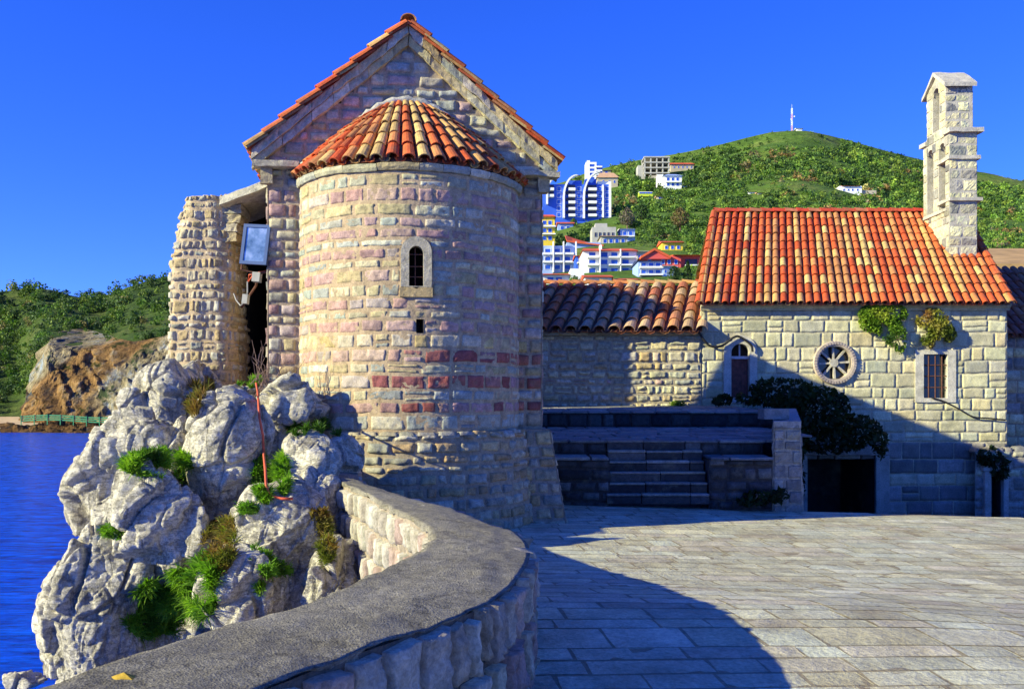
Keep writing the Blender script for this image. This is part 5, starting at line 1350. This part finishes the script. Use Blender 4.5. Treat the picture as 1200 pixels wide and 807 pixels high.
# 9 white house far right and neighbours
h = House('white_hill_house', 'white house with red roof alone on the middle of the wooded hill', 'house', 984, 1010, 218, 226, yy(996, 227), 10); h.wall(M_WHITE); h.roof(M_ROOFR, 215, a=988, b=1006, hip=.15); h.grid((989, 994, 999, 1005), (222.5,), 2, 2.2); h.box('side_terrace', M_TAN, 1011, 1028, 222.5, 227, 1, 6)
h = House('small_hill_house', 'tiny pale house left of the lone white house on the hill', 'house', 877, 885, 225, 230.5, yy(881, 231), 6); h.wall(M_WHITE); h.roof(M_GREYC, 223); h.window(879.5, 882, 226.5, 229)
h = House('small_hill_house', 'tiny grey shed beside the tiny pale house on the hill', 'house', 888, 894, 226, 230.5, yy(890, 231), 5); h.wall(M_GREYC); h.roof(M_ROOFT, 224.4); h.window(890, 892, 227.3, 229.3)
h = House('small_hill_house', 'small low house under the hillside wood right of the blue apartments', 'house', 770, 777, 230, 234, yy(773, 235), 5); h.wall(M_TAN); h.roof(M_ROOFT, 228.5); h.window(772, 774, 231, 233)
# 10 yellow building
h = House('yellow_building', 'yellow building with blue windows at the chapel wall edge', 'building', 625, 650, 254, 292, yy(640, 288), 8); h.wall(M_YEL); h.roof(M_ROOFR, 249, hip=.1); h.grid((638, 644.5), (261, 270, 279), 4.2, 4.6); h.balcony(634, 651, 265, 266.3); h.balcony(634, 651, 274, 275.3)
h = House('cream_house', 'narrow cream house between the yellow building and the blue apartments', 'house', 630, 647, 236, 254, yy(640, 256)+6, 8); h.wall(M_WHITE); h.roof(M_ROOFT, 232); h.grid((638, 643), (241, 248), 2.5, 3)
# 11 blue-white balcony building
h = House('balcony_house', 'pale blue three storey house with white balconies below the yellow building', 'building', 622, 676, 288, 320, yy(650, 316), 8); h.wall(M_LBLUE); h.grid((642, 653, 665), (294, 303.5, 313), 6.5, 5)
for y in (299, 308.5): h.balcony(636, 647.5, y-2.2, y); h.balcony(648.5, 659, y-2.2, y); h.balcony(660, 672, y-2.2, y)
for x in (647.5, 659.5, 674): h.box('pier', M_WHITE, x, x+1.4, 284, 320, -1.5, -.02)
# 12 slanted red roof house
h = House('slanted_roof_house', 'blue walled house with a long slanting red roof behind the balcony house', 'house', 664, 704, 284, 297, yy(684, 297), 9); h.wall(M_LBLUE)
mb = MB(); P = [W(664, 271.5, h.Y), W(707, 286, h.Y), W(707, 289, h.Y), W(664, 284, h.Y)]
mb.hexa([P[3]+V3((0, -1, 0)), P[2]+V3((0, -1, 0)), P[1]+V3((0, 8, 0)), P[0]+V3((0, 8, 0)), P[3]+V3((0, -1, .4)), P[2]+V3((0, -1, .4)), P[1]+V3((0, 8, .4)), P[0]+V3((0, 8, .4))]); mb.build('roof', M_ROOFR, h.th); h.grid((690, 697), (292,), 4, 3)
# 13 white three storey house
h = House('white_house', 'white three storey house with red hipped roof, blue windows and balconies', 'house', 683, 746, 294, 328, yy(715, 320), 9); h.wall(M_WHITE); h.roof(M_ROOFR, 287, hip=.06); h.grid((694, 708, 720, 733), (298.5, 307, 317), 7.5, 5.4)
for y in (303, 312): h.balcony(688, 701, y-2.4, y); h.balcony(713, 743, y-1.7, y)
h.box('pier', M_WHITE, 702, 703.2, 293, 328, -1.4, -.02); h.box('pier', M_WHITE, 726, 727, 293, 328, -1.4, -.02); h.box('chimney', M_WHITE, 704, 706.5, 285, 292, 2, 4)
# 14 blue house right
h = House('blue_house', 'blue house with white balcony bands right of the white house', 'house', 748, 776, 306, 332, yy(760, 326), 8); h.wall(M_LBLUE); h.roof(M_DKB, 302.5); h.grid((754, 763, 771), (310, 318.5, 326), 5.5, 4.4); h.balcony(749, 776, 313, 315); h.balcony(749, 776, 321.5, 323.5)
h = House('grey_roof_house', 'grey walled house with flat dark roof behind the blue house', 'house', 735, 768, 295, 306, yy(750, 307), 8); h.wall(M_GREYC); h.roof(M_GREYC, 291, hip=.1); h.grid((742, 749, 756, 762), (300.5,), 3, 3)
h = House('white_house_wing', 'low white wing with pale roof between the blue house and the red house', 'house', 776, 790, 312, 334, yy(783, 326), 7); h.wall(M_LBLUE); h.roof(M_WHITE, 308); h.grid((780, 786), (318,), 3, 3.6)
# 15 red house
h = House('red_house', 'red pink gabled house with white window frames left of the church roof', 'house', 752, 798, 300, 318, yy(780, 318), 9); h.wall(M_PINK)
mb = MB(); A, B, T = W(750, 304, h.Y), W(785, 304, h.Y), W(766, 294.5, h.Y)
mb.prism([(A.x, A.z), (B.x, A.z), (T.x, T.z)], [], lambda u, v, wv: V3((u, h.Y-wv, v)), .01, .8); mb.build('gable', M_PINK, h.th, fixn=True)
mb = MB()
for a, b in ((A, T), (T, B)): mb.hexa([a+V3((0, -1.2, .02)), b+V3((0, -1.2, .02)), b+V3((0, 8, .02)), a+V3((0, 8, .02)), a+V3((0, -1.2, .5)), b+V3((0, -1.2, .5)), b+V3((0, 8, .5)), a+V3((0, 8, .5))])
mb.build('roof', M_ROOFR, h.th); h.grid((761, 777, 784, 792), (307,), 3.5, 5); h.grid((763, 771), (300,), 3, 4); h.grid((777, 792), (314,), 3.5, 3.5)
h.box('side_wing', M_PINK, 798.2, 822, 299, 318, 1, 9); h.roof(M_ROOFR, 295.5, a=790, b=823, base=299); h.box('wing_shade', M_DKB, 804, 818, 303, 310, .85, .99); h.box('balcony', M_WHITE, 803, 820, 310.2, 311.6, -.5, .99)  # dark flat panel above the wing balcony paints the shade there
# 16, 17 low houses in front
h = House('low_white_house', 'low white house with red roofs just above the shaded annex roof', 'house', 632, 668, 322, 340, yy(655, 331), 7); h.wall(M_WHITE); h.roof(M_ROOFR, 317.5); h.grid((645, 655), (327,), 7, 4)
h.box('white_block', M_WHITE, 668.2, 684, 315.5, 340, -1, 6); h.window(673, 679, 322, 328)
h = House('low_red_roof_house', 'low house with long red roof in front of the white three storey house', 'house', 685, 717, 325, 342, 126, 6); h.wall(M_WHITE); h.roof(M_ROOFR, 319); h.window(695, 700, 329, 332)
h = House('low_red_roof_house', 'lower red roofed shed right of the low long red roof', 'house', 719, 748, 328, 342, 126, 6); h.wall(M_WHITE); h.roof(M_ROOFR, 323); h.window(728, 732, 331, 333.5)
h = House('blue_row_house', 'narrow blue house squeezed between the balcony house and the white house', 'house', 675, 686, 300, 320, yy(680, 318), 7); h.wall(M_BLUE); h.roof(M_ROOFR, 296.5); h.grid((680.5,), (305, 312), 5, 4); h.balcony(676, 685, 308, 309.5)
h = House('terrace_house', 'wide grey house with dark windows above the white house with red roof', 'house', 704, 735, 277, 288, yy(720, 289), 8); h.wall(M_GREYC); h.roof(M_ROOFT, 273.5, hip=.1); h.grid((709, 716, 723, 730), (282.5,), 4, 4.5)
h = House('terrace_house', 'small white house with red roof just under the blue apartments', 'house', 654, 672, 262, 272, yy(662, 273), 7); h.wall(M_LBLUE); h.roof(M_ROOFR, 258.5); h.grid((659, 666), (267,), 4, 4)
h = House('terrace_house', 'pale blue house with a flat roof right of the grey ruin', 'house', 727, 744, 268, 279, yy(735, 280), 7); h.wall(M_LBLUE); h.roof(M_WHITE, 266.5); h.grid((732, 739), (273.5,), 4, 4.5); h.balcony(728, 743, 276.5, 278)
h = House('terrace_house', 'yellow house half hidden behind the red house', 'house', 776, 800, 284, 297, yy(788, 297), 7); h.wall(M_YEL); h.roof(M_ROOFR, 280); h.grid((781, 788, 795), (290,), 3.5, 4)
h = House('retaining_wall', 'long retaining wall under the blue apartment block, shadow blue painted into its plaster', 'wall', 648, 700, 256.5, 261, yy(675, 261)-2, 1.5, None); h.wall(M_LBLUE)  # pale blue plaster carries the wall's shadow tint in its colour
# radio mast
pk_ = hillP(928, 154); ma = thing('radio_mast', 'slim pale red and white radio mast on top of the hill', 'mast', tuple(pk_)); H_ = 27/FPX*pk_.y
M_MASTW = plast('white_mast_paint', (.75, .75, .75)); M_MASTR = plast('red_mast_paint', (.62, .36, .34))
for k in range(4):
    mb = MB(); z0, z1 = pk_.z+H_*k/4, pk_.z+H_*(k+1)/4
    for sx, sy in ((-1, -1), (1, -1), (1, 1), (-1, 1)): mb.tube([(pk_.x+sx*.4, pk_.y+sy*.4, z0), (pk_.x+sx*.4, pk_.y+sy*.4, z1)], .1, n=4)
    for j in range(3):
        z = z0+(z1-z0)*j/3
        for s in (-1, 1): mb.tube([(pk_.x-.4, pk_.y+s*.4, z), (pk_.x+.4, pk_.y+s*.4, z+(z1-z0)/3)], .1, n=4)
    mb.build('lattice_section', M_MASTW if k % 2 else M_MASTR, ma)
mb = MB(); mb.tube([pk_+ZV*H_, pk_+ZV*(H_+2.5)], .1, n=5); mb.build('antenna', M_MASTW, ma)
for dx, z in ((-1.0, .5), (1.2, .62)):
    mb = MB(); c = pk_+V3((dx, -1, H_*z)); mb.tube([c, c+V3((0, -.5, 0))], [.35, .5], n=12); mb.build('dish', M_MASTW, ma)
p = hillP(937, 154); h = House('mast_hut', 'small white equipment hut with dish beside the radio mast', 'hut', 934, 940, 150.5, 154, p.y, 4, None); h.wall(M_WHITE); h.roof(M_WHITE, 149.6)

# ------------------------------------------------------------------ woodland
TG = [(.035, .07, .012), (.05, .10, .014), (.07, .13, .016), (.09, .15, .02), (.045, .085, .02), (.12, .17, .025), (.03, .06, .014)]
TB = [(.13, .085, .03), (.16, .10, .035), (.12, .10, .05), (.17, .15, .05)]
rg = random.Random(77); tr = []
while len(tr) < 8500:
    px, py = rg.uniform(560, 1330), rg.uniform(152, 345); s = hs_(px, py)
    if s > .99 or s < -.01 or (px < 1140 and py > 300 and px > 850): continue
    if any(a-3 < px < c+3 and b-1 < py < d+7 for a, b, c, d in RECTS): continue
    dens = noise.noise((px*.013, py*.03, 1)); top = py < interp(px, SIL)+12
    crown = 835 < px < 985 and py < 178
    if crown and rg.random() < .75: continue
    if dens < -.35 and rg.random() < .5: continue
    p = hillP(px, py); r = p.y/FPX*rg.uniform(2.6, 7.5)*(.5 if crown or top else 1)
    if 700 < px < 830 and 195 < py < 300: r *= 1.0
    brown = noise.noise((px*.02, py*.035, 7)) > .22 and rg.random() < .3
    c = rg.choice(TB if brown else TG); k = rg.uniform(1.05, 1.75)*(1.3 if dens > .1 else 1)
    tr.append((p.x, p.y, p.z+r*.5, r, r*rg.uniform(.75, 1.15), tuple(x*k for x in c)))
fo_ = forest('hill_woodland', tr, 64, M_FAR, 5); kind(fo_, 'stuff'); tag(fo_, 'dense green and brown scrub and woodland covering the hill behind the church', 'woodland')
tr = []
while len(tr) < 1500:
    px = rg.uniform(-220, 330); top = interp(px, HSIL); py = rg.uniform(top-1, 492); ct = interp(px, CT)
    if 24 < px < 245 and py > ct+2 and not (rg.random() < .10): continue
    if px < 60 and py > 484: continue
    p = W(px, py, headY(px, py)); f_ = rg.uniform(4, 11)*(.5 if 24 < px < 245 and py > ct else 1); r = p.y/FPX*f_
    c = rg.choice(TG+TG+TG+TB[3:]); k = rg.uniform(.9, 1.6)
    tr.append((p.x, p.y, p.z+r*.35, r, r*rg.uniform(.8, 1.2), tuple(x*k for x in c)))
fo_ = forest('headland_woodland', tr, 120, M_FAR, 6, .24); kind(fo_, 'stuff'); tag(fo_, 'dark green woodland covering the headland above the ochre cliff across the bay', 'woodland')
